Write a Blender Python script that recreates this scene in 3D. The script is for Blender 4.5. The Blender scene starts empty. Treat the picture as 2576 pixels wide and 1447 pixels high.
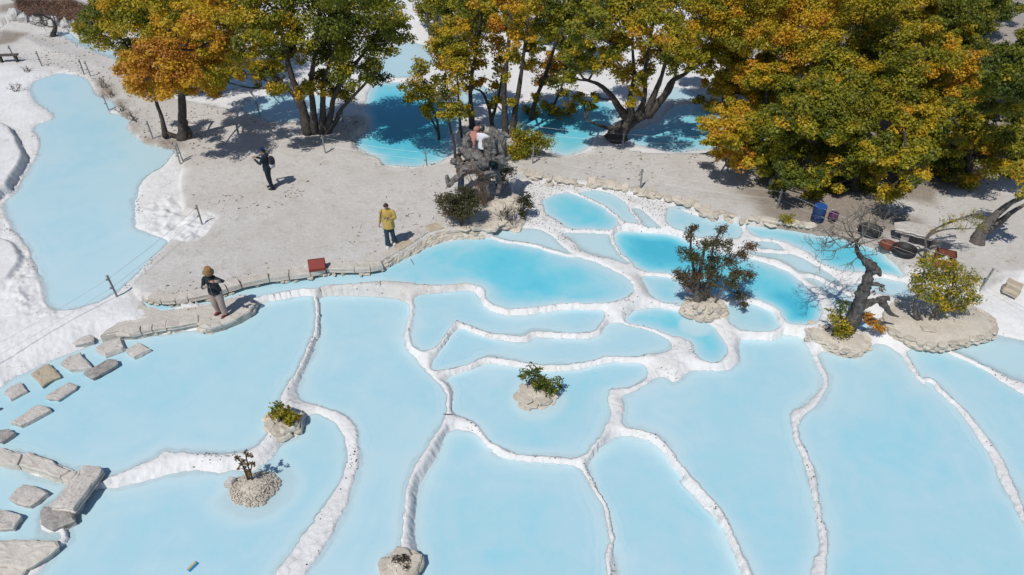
import bpy, math, random
import numpy as np
from mathutils import Vector, Matrix

SC = bpy.context.scene
COL = SC.collection
R = math.radians

# ------------------------------------------------------------------ camera, sky, sun, exposure
CAM_H, PITCH, F = 12.7, 37.0, 1717.0          # metres, degrees down, focal length in units of a 2576 px wide picture
cd = bpy.data.cameras.new('camera'); cam = bpy.data.objects.new('camera', cd); COL.objects.link(cam)
cam.location = (0, 0, CAM_H); cam.rotation_euler = (R(90 - PITCH), 0, 0)
cd.sensor_width = 36; cd.lens = 36 * F / 2576; cd.clip_start = .1; cd.clip_end = 3000
SC.camera = cam
SUN_AZ = math.atan2(-.50, -.866); SUN_EL = R(57)
W = bpy.data.worlds.new('World'); SC.world = W; W.use_nodes = True
nt = W.node_tree; nt.nodes.clear()
sky = nt.nodes.new('ShaderNodeTexSky'); sky.sky_type = 'NISHITA'; sky.sun_disc = False
sky.sun_elevation = SUN_EL; sky.sun_rotation = SUN_AZ; sky.altitude = 2400; sky.air_density = 1.0; sky.dust_density = .3
bg = nt.nodes.new('ShaderNodeBackground'); bg.inputs[1].default_value = .095
wo = nt.nodes.new('ShaderNodeOutputWorld')
nt.links.new(sky.outputs[0], bg.inputs[0]); nt.links.new(bg.outputs[0], wo.inputs[0])
sl = bpy.data.lights.new('sun', 'SUN'); sl.energy = 3.35; sl.angle = R(.5); sl.color = (1, .955, .89)
so = bpy.data.objects.new('sun', sl); COL.objects.link(so)
sd = Vector((math.sin(SUN_AZ) * math.cos(SUN_EL), math.cos(SUN_AZ) * math.cos(SUN_EL), math.sin(SUN_EL)))
so.rotation_euler = sd.to_track_quat('Z', 'Y').to_euler(); so.location = (-10, -10, 30)
vs = SC.view_settings; vs.view_transform = 'Standard'; vs.look = 'None'; vs.exposure = .08; vs.gamma = 1; vs.use_curve_mapping = False
SC.render.engine = 'CYCLES'; SC.cycles.max_bounces = 6; SC.cycles.transparent_max_bounces = 8

# ------------------------------------------------------------------ helpers: picture point -> world point
TH = R(PITCH); ST, CT = math.sin(TH), math.cos(TH)
def unproj(u, v, z):
    dx = (np.asarray(u, float) - 1288) / F; dy = -(np.asarray(v, float) - 723.5) / F
    X = dx; Y = CT + dy * ST; Z = -ST + dy * CT
    t = (z - CAM_H) / Z
    return X * t, Y * t
TILE = {'D': (0, 0, 1.0), 'A': (0, 0, .3477), 'B': (849, 0, .3477), 'C': (1695.6, 0, .3477),
        'E': (0, 471.7, .3477), 'G': (849, 471.7, .3477), 'H': (1695.6, 471.7, .3477),
        'I': (0, 944, .3477), 'J': (849, 944, .3477), 'K': (1695.6, 944, .3477)}
def px(s):
    """'A 10,20 30,40 E 5,6' -> list of picture points (letters name the survey tile)"""
    out = []; t = TILE['D']
    for w in s.split():
        if w in TILE: t = TILE[w]; continue
        a, b = w.split(',')
        out.append((t[0] + float(a) * t[2], t[1] + float(b) * t[2]))
    return np.array(out)
def smooth_closed(p, n=5):
    p0 = np.roll(p, 1, 0); p2 = np.roll(p, -1, 0); p3 = np.roll(p, -2, 0); o = []
    for k in range(n):
        t = k / n
        o.append(.5 * ((2 * p) + (p2 - p0) * t + (2 * p0 - 5 * p + 4 * p2 - p3) * t * t + (-p0 + 3 * p - 3 * p2 + p3) * t ** 3))
    return np.stack(o, 1).reshape(-1, 2)
def smooth_open(p, n=6):
    p = np.asarray(p, float); q = np.vstack([2 * p[0] - p[1], p, 2 * p[-1] - p[-2]]); o = []
    for i in range(1, len(q) - 2):
        a, b, c, d = q[i - 1], q[i], q[i + 1], q[i + 2]
        for k in range(n):
            t = k / n
            o.append(.5 * (2 * b + (c - a) * t + (2 * a - 5 * b + 4 * c - d) * t * t + (3 * b - a - 3 * c + d) * t ** 3))
    o.append(p[-1]); return np.array(o)
# lattice noise
_rs = np.random.RandomState(7); _T = _rs.rand(256, 256)
def vn(x, y):
    xi = np.floor(x).astype(int); yi = np.floor(y).astype(int); fx = x - xi; fy = y - yi
    fx = fx * fx * fx * (fx * (fx * 6 - 15) + 10); fy = fy * fy * fy * (fy * (fy * 6 - 15) + 10)
    a = _T[xi & 255, yi & 255]; b = _T[(xi + 1) & 255, yi & 255]; c = _T[xi & 255, (yi + 1) & 255]; d = _T[(xi + 1) & 255, (yi + 1) & 255]
    return (a + (b - a) * fx) * (1 - fy) + (c + (d - c) * fx) * fy
def fbm(x, y, oct=4, s=1.0):
    o = 0; a = .5; tot = 0
    for k in range(oct):
        o = o + a * vn(x * s + 17.3 * k, y * s - 9.1 * k); tot += a; a *= .5; s *= 2.03
    return o / tot * 2 - 1
def sstep(a, b, x): t = np.clip((x - a) / (b - a), 0, 1); return t * t * (3 - 2 * t)
def sdf(poly, x, y, margin=4.0):
    """signed distance (negative inside), 99 beyond the margin"""
    s = np.full(x.shape, 99.0); lo = poly.min(0) - margin; hi = poly.max(0) + margin
    m = (x > lo[0]) & (x < hi[0]) & (y > lo[1]) & (y < hi[1])
    if not m.any(): return s
    X = x[m]; Y = y[m]; d = np.full(X.shape, 1e9); ins = np.zeros(X.shape, bool)
    for (ax, ay), (bx, by) in zip(poly, np.roll(poly, -1, 0)):
        ex, ey = bx - ax, by - ay; l = ex * ex + ey * ey + 1e-12
        t = np.clip(((X - ax) * ex + (Y - ay) * ey) / l, 0, 1)
        d = np.minimum(d, (X - ax - t * ex) ** 2 + (Y - ay - t * ey) ** 2)
        if ay != by:
            ins ^= ((ay > Y) != (by > Y)) & (X < (bx - ax) * (Y - ay) / (by - ay) + ax)
    d = np.sqrt(d); s[m] = np.where(ins, -d, d); return s

# ------------------------------------------------------------------ materials
def nmat(name):
    m = bpy.data.materials.new(name); m.use_nodes = True; t = m.node_tree
    return m, t, t.nodes['Principled BSDF']
def nd(t, ty, **kw):
    n = t.nodes.new(ty)
    for k, v in kw.items(): setattr(n, k, v)
    return n
def mix(t, f, a, b, mode='MIX'):
    n = nd(t, 'ShaderNodeMix', data_type='RGBA', blend_type=mode)
    for s, v in ((n.inputs[0], f), (n.inputs[6], a), (n.inputs[7], b)):
        if hasattr(v, 'links') or isinstance(v, bpy.types.NodeSocket): t.links.new(v, s)
        elif isinstance(v, (int, float)): s.default_value = v
        else: s.default_value = (*v, 1)
    return n.outputs[2]
def math_(t, op, a, b=0.0, clamp=False):
    n = nd(t, 'ShaderNodeMath', operation=op, use_clamp=clamp)
    for s, v in zip(n.inputs, (a, b)):
        if isinstance(v, bpy.types.NodeSocket): t.links.new(v, s)
        else: s.default_value = v
    return n.outputs[0]
def ramp(t, fac, stops):
    n = nd(t, 'ShaderNodeValToRGB'); e = n.color_ramp.elements
    while len(e) < len(stops): e.new(.5)
    for el, (p, c) in zip(e, stops): el.position = p; el.color = (*c, 1) if len(c) == 3 else c
    t.links.new(fac, n.inputs[0]); return n.outputs[0]
def noise(t, scale, detail=4, rough=.55, vec=None, dist=0):
    n = nd(t, 'ShaderNodeTexNoise'); n.inputs['Scale'].default_value = scale; n.inputs['Detail'].default_value = detail
    n.inputs['Roughness'].default_value = rough; n.inputs['Distortion'].default_value = dist
    if vec is not None: t.links.new(vec, n.inputs['Vector'])
    return n.outputs[0]
def attr(t, name): return nd(t, 'ShaderNodeAttribute', attribute_name=name).outputs['Fac']
def gpos(t): return nd(t, 'ShaderNodeNewGeometry').outputs['Position']
def opos(t): return nd(t, 'ShaderNodeTexCoord').outputs['Object']
def bump(t, b, h, strength, dist=.02):
    n = nd(t, 'ShaderNodeBump'); n.inputs['Strength'].default_value = strength; n.inputs['Distance'].default_value = dist
    t.links.new(h, n.inputs['Height']); t.links.new(n.outputs[0], b.inputs['Normal']); return n
def lum(v, c0, c1): return (v, c0, c1)
def rough_mat(name, c0, c1, scale=6, rough=.9, bs=.5, bd=.02, c2=None, rnd=0.0, spec=.25, detail=5):
    """mottled matt surface: two (three) own colours blended by noise, a little value change per object"""
    m, t, b = nmat(name); P = opos(t)
    n1 = noise(t, scale, detail, .6, P); n2 = noise(t, scale * 5, 4, .6, P)
    col = mix(t, ramp(t, n1, [(.35, (0, 0, 0)), (.65, (1, 1, 1))]), c0, c1)
    if c2: col = mix(t, ramp(t, n2, [(.55, (0, 0, 0)), (.7, (1, 1, 1))]), col, c2)
    if rnd:
        oi = nd(t, 'ShaderNodeObjectInfo').outputs['Random']
        h = nd(t, 'ShaderNodeHueSaturation'); t.links.new(col, h.inputs['Color'])
        t.links.new(math_(t, 'ADD', math_(t, 'MULTIPLY', oi, 2 * rnd), 1 - rnd), h.inputs['Value']); col = h.outputs[0]
    t.links.new(col, b.inputs['Base Color']); b.inputs['Roughness'].default_value = rough; b.inputs['Specular IOR Level'].default_value = spec
    bump(t, b, n2, bs, bd); return m
def plain(name, c, rough=.6, spec=.4, metal=0, var=.12, scale=14):
    m, t, b = nmat(name); n1 = noise(t, scale, 4, .6, opos(t))
    col = mix(t, n1, tuple(x * (1 - var) for x in c), tuple(min(1, x * (1 + var)) for x in c))
    t.links.new(col, b.inputs['Base Color']); b.inputs['Roughness'].default_value = rough
    b.inputs['Specular IOR Level'].default_value = spec; b.inputs['Metallic'].default_value = metal; return m

# ------------------------------------------------------------------ object helpers
def tag(o, label=None, cat=None, group=None, kind=None):
    for k, v in (('label', label), ('category', cat), ('group', group), ('kind', kind)):
        if v: o[k] = v
    return o
def empty(name, loc, rz=0, label=None, cat=None, group=None):
    o = bpy.data.objects.new(name, None); COL.objects.link(o); o.location = loc; o.rotation_euler.z = rz
    o.empty_display_size = .1
    if label: o['kind'] = 'thing'
    return tag(o, label, cat, group)
def mobj(name, v, f, mat, parent=None, smooth=False, loc=None, rz=None):
    me = bpy.data.meshes.new(name); me.from_pydata([tuple(p) for p in v], [], f); 
    if smooth: me.shade_smooth()
    if mat: me.materials.append(mat)
    me.update(); o = bpy.data.objects.new(name, me); COL.objects.link(o)
    if parent: o.parent = parent
    if loc is not None: o.location = loc
    if rz is not None: o.rotation_euler.z = rz
    return o
def np_mesh(name, v, quads, mat, smooth=True, attrs=None, tris=None):
    me = bpy.data.meshes.new(name); v = np.asarray(v, np.float32)
    fs = quads if tris is None else tris; k = fs.shape[1]
    me.vertices.add(len(v)); me.vertices.foreach_set('co', v.ravel())
    me.loops.add(fs.size); me.loops.foreach_set('vertex_index', fs.ravel().astype(np.int32))
    me.polygons.add(len(fs)); me.polygons.foreach_set('loop_start', np.arange(0, fs.size, k, dtype=np.int32))
    me.polygons.foreach_set('use_smooth', np.full(len(fs), smooth))
    for n, a in (attrs or {}).items():
        at = me.attributes.new(n, 'FLOAT', 'POINT'); at.data.foreach_set('value', np.asarray(a, np.float32))
    if mat: me.materials.append(mat)
    me.update(calc_edges=True); me.validate(); return me
def link(name, me, parent=None, loc=None):
    o = bpy.data.objects.new(name, me); COL.objects.link(o)
    if parent: o.parent = parent
    if loc is not None: o.location = loc
    return o
# ------------------------------------------------------------------ the pools: name, level, depth, shore width, outline
POOLS = [
 ('P1', -.10, .2, 2.6, 'A 300,570 430,535 560,545 650,590 700,690 820,740 835,770 790,815 870,840 925,880 915,930 960,980 1050,1045 1150,1070 1250,1085 1230,1130 1180,1200 1080,1260 1000,1350 975,1440 E 960,80 965,200 978,290 1080,340 1195,390 1175,440 1080,530 970,640 900,700 820,770 700,830 560,870 450,880 380,860 335,800 310,700 280,580 220,460 150,350 80,260 40,170 50,110 110,50 A 160,1340 230,1200 290,1100 300,1020 250,920 330,885 400,850 340,790 260,740 220,660 240,600'),
 ('P2', -0.27, .42, .45, 'E 1050,825 1180,845 1350,838 1500,802 1640,762 1750,722 1900,688 2100,650 2240,628 2400,612 2532,612 G 60,615 240,605 340,585 420,548 520,503 640,443 750,408 900,383 1050,368 1120,378 1200,393 1300,410 1450,435 1570,470 1700,505 1850,550 1950,592 2050,642 2110,692 2130,735 2110,768 2050,798 1950,822 1800,832 1690,836 1550,848 1400,868 1280,886 1220,882 1150,852 1105,822 1085,780 1072,730 1010,700 940,682 860,690 750,700 620,695 500,675 380,665 250,675 100,690 0,690 E 2400,692 2250,722 2100,752 1950,790 1850,812 1790,775 1700,785 1640,815 1480,842 1300,868 1170,888 1090,862'),
 ('P3', -0.43, .22, .4, 'G 565,800 700,775 850,760 960,757 1000,790 1040,850 1100,890 1200,925 1300,930 1450,912 1600,892 1750,882 1890,887 1910,920 1905,960 1890,1008 1850,1028 1750,1046 1620,1048 1500,1036 1420,1033 1370,1063 1330,1077 1200,1063 1090,1033 1000,1008 930,973 870,958 830,988 780,1058 720,1128 650,1170 600,1165 560,1130 545,1060 552,980 560,900'),
 ('P4', -0.55, .22, .4, 'G 870,1042 930,1032 1000,1065 1150,1097 1300,1117 1370,1117 1400,1092 1450,1082 1600,1097 1780,1097 1880,1077 1925,1015 2000,988 2130,1002 2300,1060 2400,1130 2380,1170 2250,1205 2100,1228 2000,1208 1920,1213 1850,1248 1700,1268 1500,1273 1300,1248 1200,1233 1080,1213 1000,1248 900,1283 750,1310 695,1290 740,1200 800,1130 840,1080'),
 ('P5', -0.68, .3, .5, 'G 790,1400 830,1360 900,1332 1000,1312 1080,1277 1180,1282 1280,1307 1450,1327 1700,1327 1900,1302 2050,1267 2180,1287 2230,1330 2210,1388 2100,1428 2000,1445 J 1960,110 1940,170 1955,230 1965,300 1900,400 1840,500 1780,560 1650,592 1500,587 1350,572 1250,540 1180,497 1110,467 1050,378 980,318 850,258 838,190 843,120 803,40'),
 ('P6', -0.79, .3, .5, 'J 790,440 880,412 1000,442 1080,522 1150,590 1300,622 1500,642 1650,652 1740,682 1800,752 1850,860 1900,950 1945,1060 1955,1180 1928,1300 1915,1447 1915,1600 620,1600 612,1447 608,1300 580,1150 584,1000 605,850 645,740 705,640 755,540'),
 ('P7', -0.88, .28, .4, 'J 1960,492 2050,455 2160,453 2280,502 2380,602 2480,722 K 15,770 100,870 200,980 300,1080 360,1170 425,1290 475,1390 505,1460 560,1600 J 2020,1600 2022,1447 2022,1250 2003,1100 1965,950 1905,850 1845,720 1845,640 1885,560'),
 ('P8', -0.71, .3, .45, 'J 2085,160 2150,122 2260,65 2350,25 G 2440,1420 2532,1360 H 150,1330 350,1333 430,1313 482,1243 492,1105 532,1088 640,1096 750,1086 850,1076 910,1100 950,1150 990,1220 1035,1310 1063,1380 1062,1447 K 1060,50 1022,130 932,200 845,250 835,330 852,450 890,550 930,650 960,750 1000,870 1020,980 1030,1100 1020,1220 985,1350 950,1447 930,1600 640,1600 580,1447 530,1330 460,1180 390,1040 290,900 160,760 60,650 10,595 J 2440,550 2310,440 2210,397 2115,382 2088,340 2095,240'),
 ('P9', -0.66, .3, .45, 'H 1090,1200 1180,1215 1330,1235 1390,1205 1440,1155 1500,1145 1565,1175 1635,1225 1692,1295 1752,1365 1820,1447 K 1838,50 1938,150 2038,250 2118,340 2188,460 2268,600 2338,750 2418,880 2488,1000 2525,1060 2600,1220 2700,1600 1110,1600 1115,1447 1120,1300 1118,1100 1098,980 1068,880 1058,780 1030,660 978,560 928,450 920,370 960,300 1060,210 1130,100 H 1120,1447 1128,1390 1100,1310 1060,1230'),
 ('P16', -0.62, .28, .4, 'H 1690,1195 1780,1175 1900,1178 2000,1213 2100,1262 2200,1312 2300,1375 2420,1450 K 2532,160 2700,260 2700,1300 2600,1040 2545,920 2488,800 2408,650 2338,520 2238,380 2138,260 2038,170 1938,85 1860,10 H 1790,1380 1730,1290'),
 ('P17', -0.58, .1, .8, 'H 1990,1135 2100,1065 2200,1045 2350,1075 2532,1115 2700,1150 2800,1500 2532,1410 2400,1360 2250,1290 2100,1215 2000,1180'),
 ('P10', -0.46, .24, .9, 'E 1570,1045 1640,1010 1760,985 1815,930 1835,860 1900,815 2050,800 2200,785 2260,790 2270,900 2255,1010 2230,1110 2180,1220 2130,1320 2080,1400 I 2070,40 2050,90 2015,140 1995,210 1960,290 1935,360 1920,420 1880,470 1835,505 1750,535 1600,548 1450,553 1370,548 1280,538 1200,530 1150,558 1100,598 1000,638 900,678 800,710 735,745 600,700 480,640 380,600 200,555 0,520 -150,500 -150,130 E 0,1455 100,1390 200,1340 300,1290 420,1240 560,1190 690,1120 840,1095 1000,1085 1200,1065 1400,1040 1480,1060'),
 ('P11', -0.56, .12, .6, 'I -150,630 0,650 120,690 280,745 420,790 470,800 420,880 300,960 270,1060 300,1150 420,1170 480,1190 400,1210 250,1195 0,1200 -150,1200'),
 ('P12', -0.62, .23, .5, 'I 700,830 850,822 950,802 1100,772 1200,742 1300,712 1450,697 1580,730 1700,700 1850,690 1990,600 2010,560 2060,500 2150,470 2205,420 2225,350 2232,315 2300,302 2390,340 2455,430 2495,540 2480,700 2430,790 2340,920 2240,1070 2140,1200 2050,1330 1960,1440 1850,1600 150,1600 250,1480 380,1350 440,1250 500,1160 560,1050 620,960'),
 ('P13', -0.58, .24, .5, 'D 808,748 900,748 1000,758 1028,778 1022,800 1015,850 1022,882 1047,912 1082,947 1107,977 1120,1010 1115,1050 1090,1090 1065,1130 1042,1170 1022,1220 1010,1270 1004,1330 995,1385 975,1400 940,1500 750,1500 775,1447 812,1390 845,1335 880,1262 903,1192 911,1150 908,1100 900,1070 875,1042 835,1025 795,1015 762,1008 752,985 762,950 787,900 803,850 809,800'),
 ('P18', -0.54, .85, .45, 'G 2110,930 2180,893 2300,882 2450,902 2532,925 H 130,975 250,1000 310,1050 350,1110 373,1170 350,1218 310,1248 260,1248 200,1218 160,1178 130,1108 60,1080 0,1068 G 2400,1055 2250,1008 2120,988 2100,960'),
 ('P19', -0.48, .36, .4, 'H 370,870 440,842 560,837 650,872 710,922 743,990 738,1038 680,1058 590,1058 510,1038 450,998 400,948'),
 ('P20', -0.36, 1.15, .7, 'G 2010,350 2050,327 2200,327 2400,347 2532,387 H 100,385 200,432 300,470 450,490 550,522 700,572 820,622 900,682 970,742 1028,802 1048,870 1038,930 1000,978 900,993 840,988 800,948 770,888 700,848 620,818 540,803 430,800 340,780 240,740 130,690 60,650 0,640 G 2400,628 2280,612 2200,588 2120,538 2050,488 2010,420'),
 ('P21', -0.42, .55, .5, 'G 2215,655 2300,645 2420,655 2532,692 H 60,720 90,770 70,820 20,850 G 2500,822 2400,832 2320,808 2262,758 2225,700'),
 ('P22', -0.20, .7, .45, 'G 1497,110 1540,72 1620,47 1720,62 1850,112 1950,172 2010,232 2018,280 1980,303 1880,308 1750,308 1680,288 1600,230 1532,190'),
 ('P23', -0.18, .3, .35, 'G 1768,55 1800,32 1880,27 1980,52 2070,112 2120,172 2165,230 2150,248 2080,238 2025,200 1950,135 1850,85'),
 ('P24', -0.18, .38, .4, 'G 2382,200 2402,152 2470,132 2532,152 H 0,142 100,192 200,227 300,247 400,242 455,270 482,310 468,350 420,368 300,345 150,357 60,310 0,288 G 2532,288 2450,288 2390,248'),
 ('P26', -0.24, .75, .6, 'H 520,272 600,290 750,307 900,327 1050,357 1165,362 1295,402 1425,442 1540,512 1610,582 1640,628 1600,638 1500,610 1400,600 1250,597 1150,577 1060,532 980,472 900,432 800,392 700,375 610,358 555,320'),
 ('P27', -0.31, .08, .5, 'H 545,470 650,455 800,470 930,520 1050,590 1150,650 1195,698 1140,700 1000,640 930,628 850,570 750,520 600,490'),
 ('P28', -0.37, .1, .5, 'H 935,645 1020,642 1130,702 1230,772 1310,830 1230,900 1170,850 1105,770 1025,700'),
 ('P29', -0.33, .1, .5, 'H 1240,722 1400,690 1500,652 1640,682 1700,760 1695,800 1560,780 1450,760'),
 ('P30', -0.60, .2, .3, 'H 1300,1005 1380,955 1440,990 1345,1027'),
 ('P31', -0.24, .1, .5, 'G 1135,330 1200,302 1330,302 1450,312 1530,352 1600,412 1670,468 1680,488 1600,470 1480,428 1330,393 1200,380 1135,352'),
 ('P32', -0.26, .08, .5, 'G 1645,342 1750,327 1900,332 1965,352 1995,400 2050,500 2115,552 2000,518 1880,495 1780,455 1702,388'),
 ('P33', -0.20, .08, .4, 'G 2135,172 2190,162 2295,260 2320,288 2225,270'),
 ('P34', -0.27, .09, .4, 'H 590,402 700,392 758,422 795,455 640,458 600,430'),
 ('P40', -.35, 1.0, .9, 'B 90,1040 180,980 230,930 242,860 215,790 222,690 280,620 400,600 500,610 560,660 620,700 720,715 820,740 880,810 872,900 835,960 842,1060 812,1120 720,1170 640,1188 540,1203 400,1193 332,1178 312,1140 250,1110 180,1078'),
 ('P41', -.3, .1, .8, 'B 370,370 480,312 600,322 680,380 700,440 640,500 560,540 480,560 380,562 300,560 300,450'),
 ('P42', -.3, .12, .6, 'B 880,620 1000,602 1100,652 1180,702 1100,740 1000,760 900,740'),
 ('P43', -.35, 1.0, .8, 'B 1130,840 1250,775 1450,735 1650,705 1900,722 2040,790 2010,870 1930,950 1850,1000 1820,1050 1740,1098 1640,1113 1540,1093 1490,1040 1400,1000 1250,962 1150,910'),
 ('P44', -.32, .7, .7, 'B 2080,980 2200,930 2330,880 2400,800 2532,750 C 0,765 80,745 200,765 400,800 550,845 560,930 380,1000 250,1075 100,1088 B 2480,1100 2350,1083 2250,1060 2150,1040'),
 ('P45', -.25, .14, .5, 'C 0,640 100,645 185,690 150,710 50,728 B 2532,735 2400,722 2350,690 2400,640 2532,620'),
 ('P46', -.2, .14, .8, 'A 1430,600 1550,530 1650,480 1900,470 2050,550 1950,620 1700,640 1500,650'),
 ('P47', .02, .1, .3, 'A 400,238 480,235 560,290 700,340 900,400 870,422 760,395 640,345 540,300 460,255'),
 ('P48', -.2, .2, .7, 'A 1750,790 1900,700 2130,680 2400,720 2300,830 2180,860 2000,883 1900,858'),
]
# extra depth in single spots: picture x, y, radius in metres, metres
HOLES = [(1300, 700, 1.5, .35), (1420, 735, 1.2, .25), (1240, 660, 1.2, .25), (1100, 650, 1.0, .12), (1990, 780, .8, .9), (1680, 630, 1.6, .45), (2150, 640, 1.8, .3),
         (1010, 290, 2.2, .9), (1040, 350, 1.6, .4), (1330, 720, .8, .1)]
# white aprons under water round the islands: picture x, y, radius m, level they rise to below the surface
APRONS = [('P12', 648, 1232, 1.0, .05), ('P5', 1352, 1000, .8, .06), ('P12', 720, 1078, .6, .05), ('P18', 1750, 820, .5, .15), ('P8', 2080, 870, .9, .1)]
BASE = [(50, 60, .35), (300, 60, .6), (1300, 60, .1), (2500, 40, 1.6), (60, 350, -.02), (100, 900, -.45), (30, 780, -.1), (300, 760, -.25), (900, 720, -.3), (2550, 560, .0),
        (2560, 700, -.22), (2560, 790, -.55), (1288, 1440, -1.15), (0, 1440, -.9), (2576, 1440, -1.0), (600, 300, 0), (1400, 420, 0), (1900, 480, 0), (900, 500, 0), (450, 520, .02),
        (2300, 730, -.38), (1500, 700, -.45), (2050, 850, -.72), (2330, 850, -.55), (1700, 900, -.82), (1480, 560, -.18), (1600, 230, 0), (30, 200, .05), (2560, 480, .02),
        (2200, 500, .05), (2100, 300, .25), (1560, 345, .1), (1195, 320, .3), (2420, 250, .5)]
LAND = px('D 341,701 334,715 369,748 410,758 473,754 522,743 570,729 607,717 676,701 727,693 779,682 821,679 880,679 891,679 932,674 964,668 983,648 1040,613 1078,588 1117,575 1162,575 1225,580 1263,558 1304,541 1304,503 1284,479 1287,448 1325,430 1370,447 1475,457 1544,468 1649,489 1730,505 1783,536 1852,554 1922,568 1984,578 2026,588 2102,592 2144,605 2193,619 2238,645 2266,664 2294,675 2321,680 2391,694 2467,712 2495,698 2530,684 2576,680 2800,690 2900,300 2576,300 2300,330 1900,350 1770,383 1683,386 1614,381 1562,371 1527,364 1496,371 1475,383 1419,395 1381,388 1353,367 1329,353 1284,346 1242,325 1200,300 1162,298 1158,313 1148,341 1148,369 1141,393 1103,410 1072,419 1037,424 988,421 960,414 953,400 912,381 877,365 908,344 925,327 919,299 901,285 834,297 765,304 695,310 654,300 608,279 522,262 417,243 320,160 150,90 0,70 0,140 60,155 180,180 235,210 262,225 290,262 322,306 320,327 365,365 431,377 452,369 466,410 455,452 462,500 469,524 522,531 556,545 535,569 515,593 480,611 428,607 417,621 375,656')
LEDGES = [(.28, px('D -80,285 0,308 20,322 48,375 40,410 12,455 0,470 -80,500')), (.12, px('D -80,590 0,600 33,625 40,650 15,690 0,702 -80,720'))]
TAN_AND_SHADE = [px('D 1905,300 1960,420 1870,470 1960,570 2080,596 2200,600 2290,560 2200,500 2330,500 2420,470 2480,440 2750,440 2750,-200 1900,-200'), px('A 700,600 780,640 860,740 930,860 960,940 1030,990 1100,1010 1200,1010 1260,1070 1080,1030 980,960 930,880 880,830 830,770 720,690'),  # first outline: brown hollow, and grove floor darkened to stand in for shade
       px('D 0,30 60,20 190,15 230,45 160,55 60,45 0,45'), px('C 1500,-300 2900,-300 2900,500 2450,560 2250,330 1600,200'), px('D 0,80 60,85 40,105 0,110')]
# ------------------------------------------------------------------ terrain grid (finer near, coarser far)
NC = 790
fr_ = np.concatenate([np.exp(np.linspace(math.log(a), math.log(b_), n, endpoint=False)) for a, b_, n in ((4.5, 8, 90), (8, 26, 370), (26, 72, 125))] + [[72.]]); NR = len(fr_)
ys = np.concatenate([fr_, [78, 88, 105, 140, 220, 400, 900]])
tc = np.concatenate([[-9, -4, -2.2, -1.5, -1.2, -1.06], np.linspace(-1, 1, NC), [1.06, 1.2, 1.5, 2.2, 4, 9]])
def halfw(y): return .66 * y + 6.6
GY, GT = np.meshgrid(ys, tc, indexing='ij'); GX = GT * halfw(GY)
x = GX.ravel(); y = GY.ravel()
wx = x + .07 * fbm(x, y, 3, 1.3) + .025 * fbm(x + 50, y, 2, 7) + .02 * fbm(x + 11, y, 2, 15); wy = y + .07 * fbm(x + 90, y, 3, 1.3) + .025 * fbm(x, y + 70, 2, 7) + .02 * fbm(x, y + 23, 2, 15)
num = np.zeros(x.shape); den = np.zeros(x.shape); smin = np.full(x.shape, 99.)
# base level
bn = np.zeros(x.shape); bw = np.zeros(x.shape)
for u, v, z in BASE:
    bx, by = unproj(u, v, z); w_ = 1 / (((x - bx) ** 2 + (y - by) ** 2) + 1.0) ** 1.5; bn += w_ * z; bw += w_
base = bn / bw + .05 * fbm(x, y, 4, .35)
num += base * 1.3; den += 1.3
S = {}; POLY = {}; LEVEL = {}
for name, L, D, sw, s in POOLS:
    pl = smooth_closed(px(s)); poly = np.stack(unproj(pl[:, 0], pl[:, 1], L), 1); POLY[name] = poly; LEVEL[name] = L
    S[name] = sdf(poly, wx, wy)
# neighbours keep a rim between them
A_ = np.stack(list(S.values())); o_ = np.argsort(A_, 0)[:2]; c_ = np.arange(x.size); s1 = A_[o_[0], c_]; s2 = A_[o_[1], c_]
for i_, (name, L, D, sw, s) in enumerate(POOLS):
    ot = np.where(o_[0] == i_, s2, s1); sg = S[name]; sg = np.where(sg < 90, np.maximum(sg, (sg - ot) / 2 + .115), sg) - .068; S[name] = sg
    m = sg < 90; w_ = np.where(m, math.exp(8 * L + 5) / (np.maximum(sg, 0) + .02) ** 2.2, 0)
    num += w_ * L; den += w_; smin = np.minimum(smin, sg)
h = num / den
crest = .05 * (1 - np.exp(-np.maximum(smin, 0) / .05)) * (1 - sstep(.6, 1.5, smin))
rough = fbm(x, y, 4, 3.5) * (.013 * (1 - .5 * sstep(.5, 1.2, smin))) + fbm(x, y, 3, 11) * .017
h = h + crest + rough * np.clip(smin / .10, 0, 1)
for s_ in ('E 960,215 1060,120 1190,50 1330,80 1370,180 1500,170 1600,210 1540,290 1480,350 1390,400 1220,390 1080,340 975,290', 'D 0,470 60,400 105,360 75,470 35,560 55,640 120,740 150,790 60,800 0,720', 'D 60,200 120,175 220,190 250,230 130,200'):
    q_ = px(s_); q_ = np.stack(unproj(q_[:, 0], q_[:, 1], 0), 1); kk = sstep(.35, -.25, sdf(q_, wx, wy)); rg = fbm(x, y, 4, 1.6); h = h + kk * (.10 * (1 - np.abs(rg) * 2.6) * np.clip(smin / .5, 0, 1) + .05 * sstep(.0, .06, rg) - .05)
lip = np.full(x.shape, -9.)
for name, L, *_ in POOLS:
    sg = S[name]; m = (sg > 0) & (sg < .16); q_ = L + .035 * sstep(0, .03, sg) + .015 * fbm(x, y, 2, 9) - np.maximum(sg - .08, 0) * 2.2
    lip = np.where(m, np.maximum(lip, q_), lip)
h = np.maximum(h, lip)
lp = np.stack(unproj(LAND[:, 0], LAND[:, 1], 0), 1)
sl_ = sdf(lp, wx * .3 + x * .7, wy * .3 + y * .7, 3)
flat = np.where(base > .05, base, 0) * sstep(.5, 3, -sl_) + .012 * fbm(x, y, 4, 1.2) + .006 * fbm(x, y, 3, 9)
k = sstep(.14, 0, sl_); h = h * (1 - k) + flat * k
for z, p in LEDGES:
    q = np.stack(unproj(p[:, 0], p[:, 1], z), 1); sg = sdf(smooth_closed(q, 4), wx, wy); k = sstep(.16, .0, sg); h = h * (1 - k) + (z + .03 * fbm(x, y, 4, 2)) * k
depth_in = np.zeros(x.shape)
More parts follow.
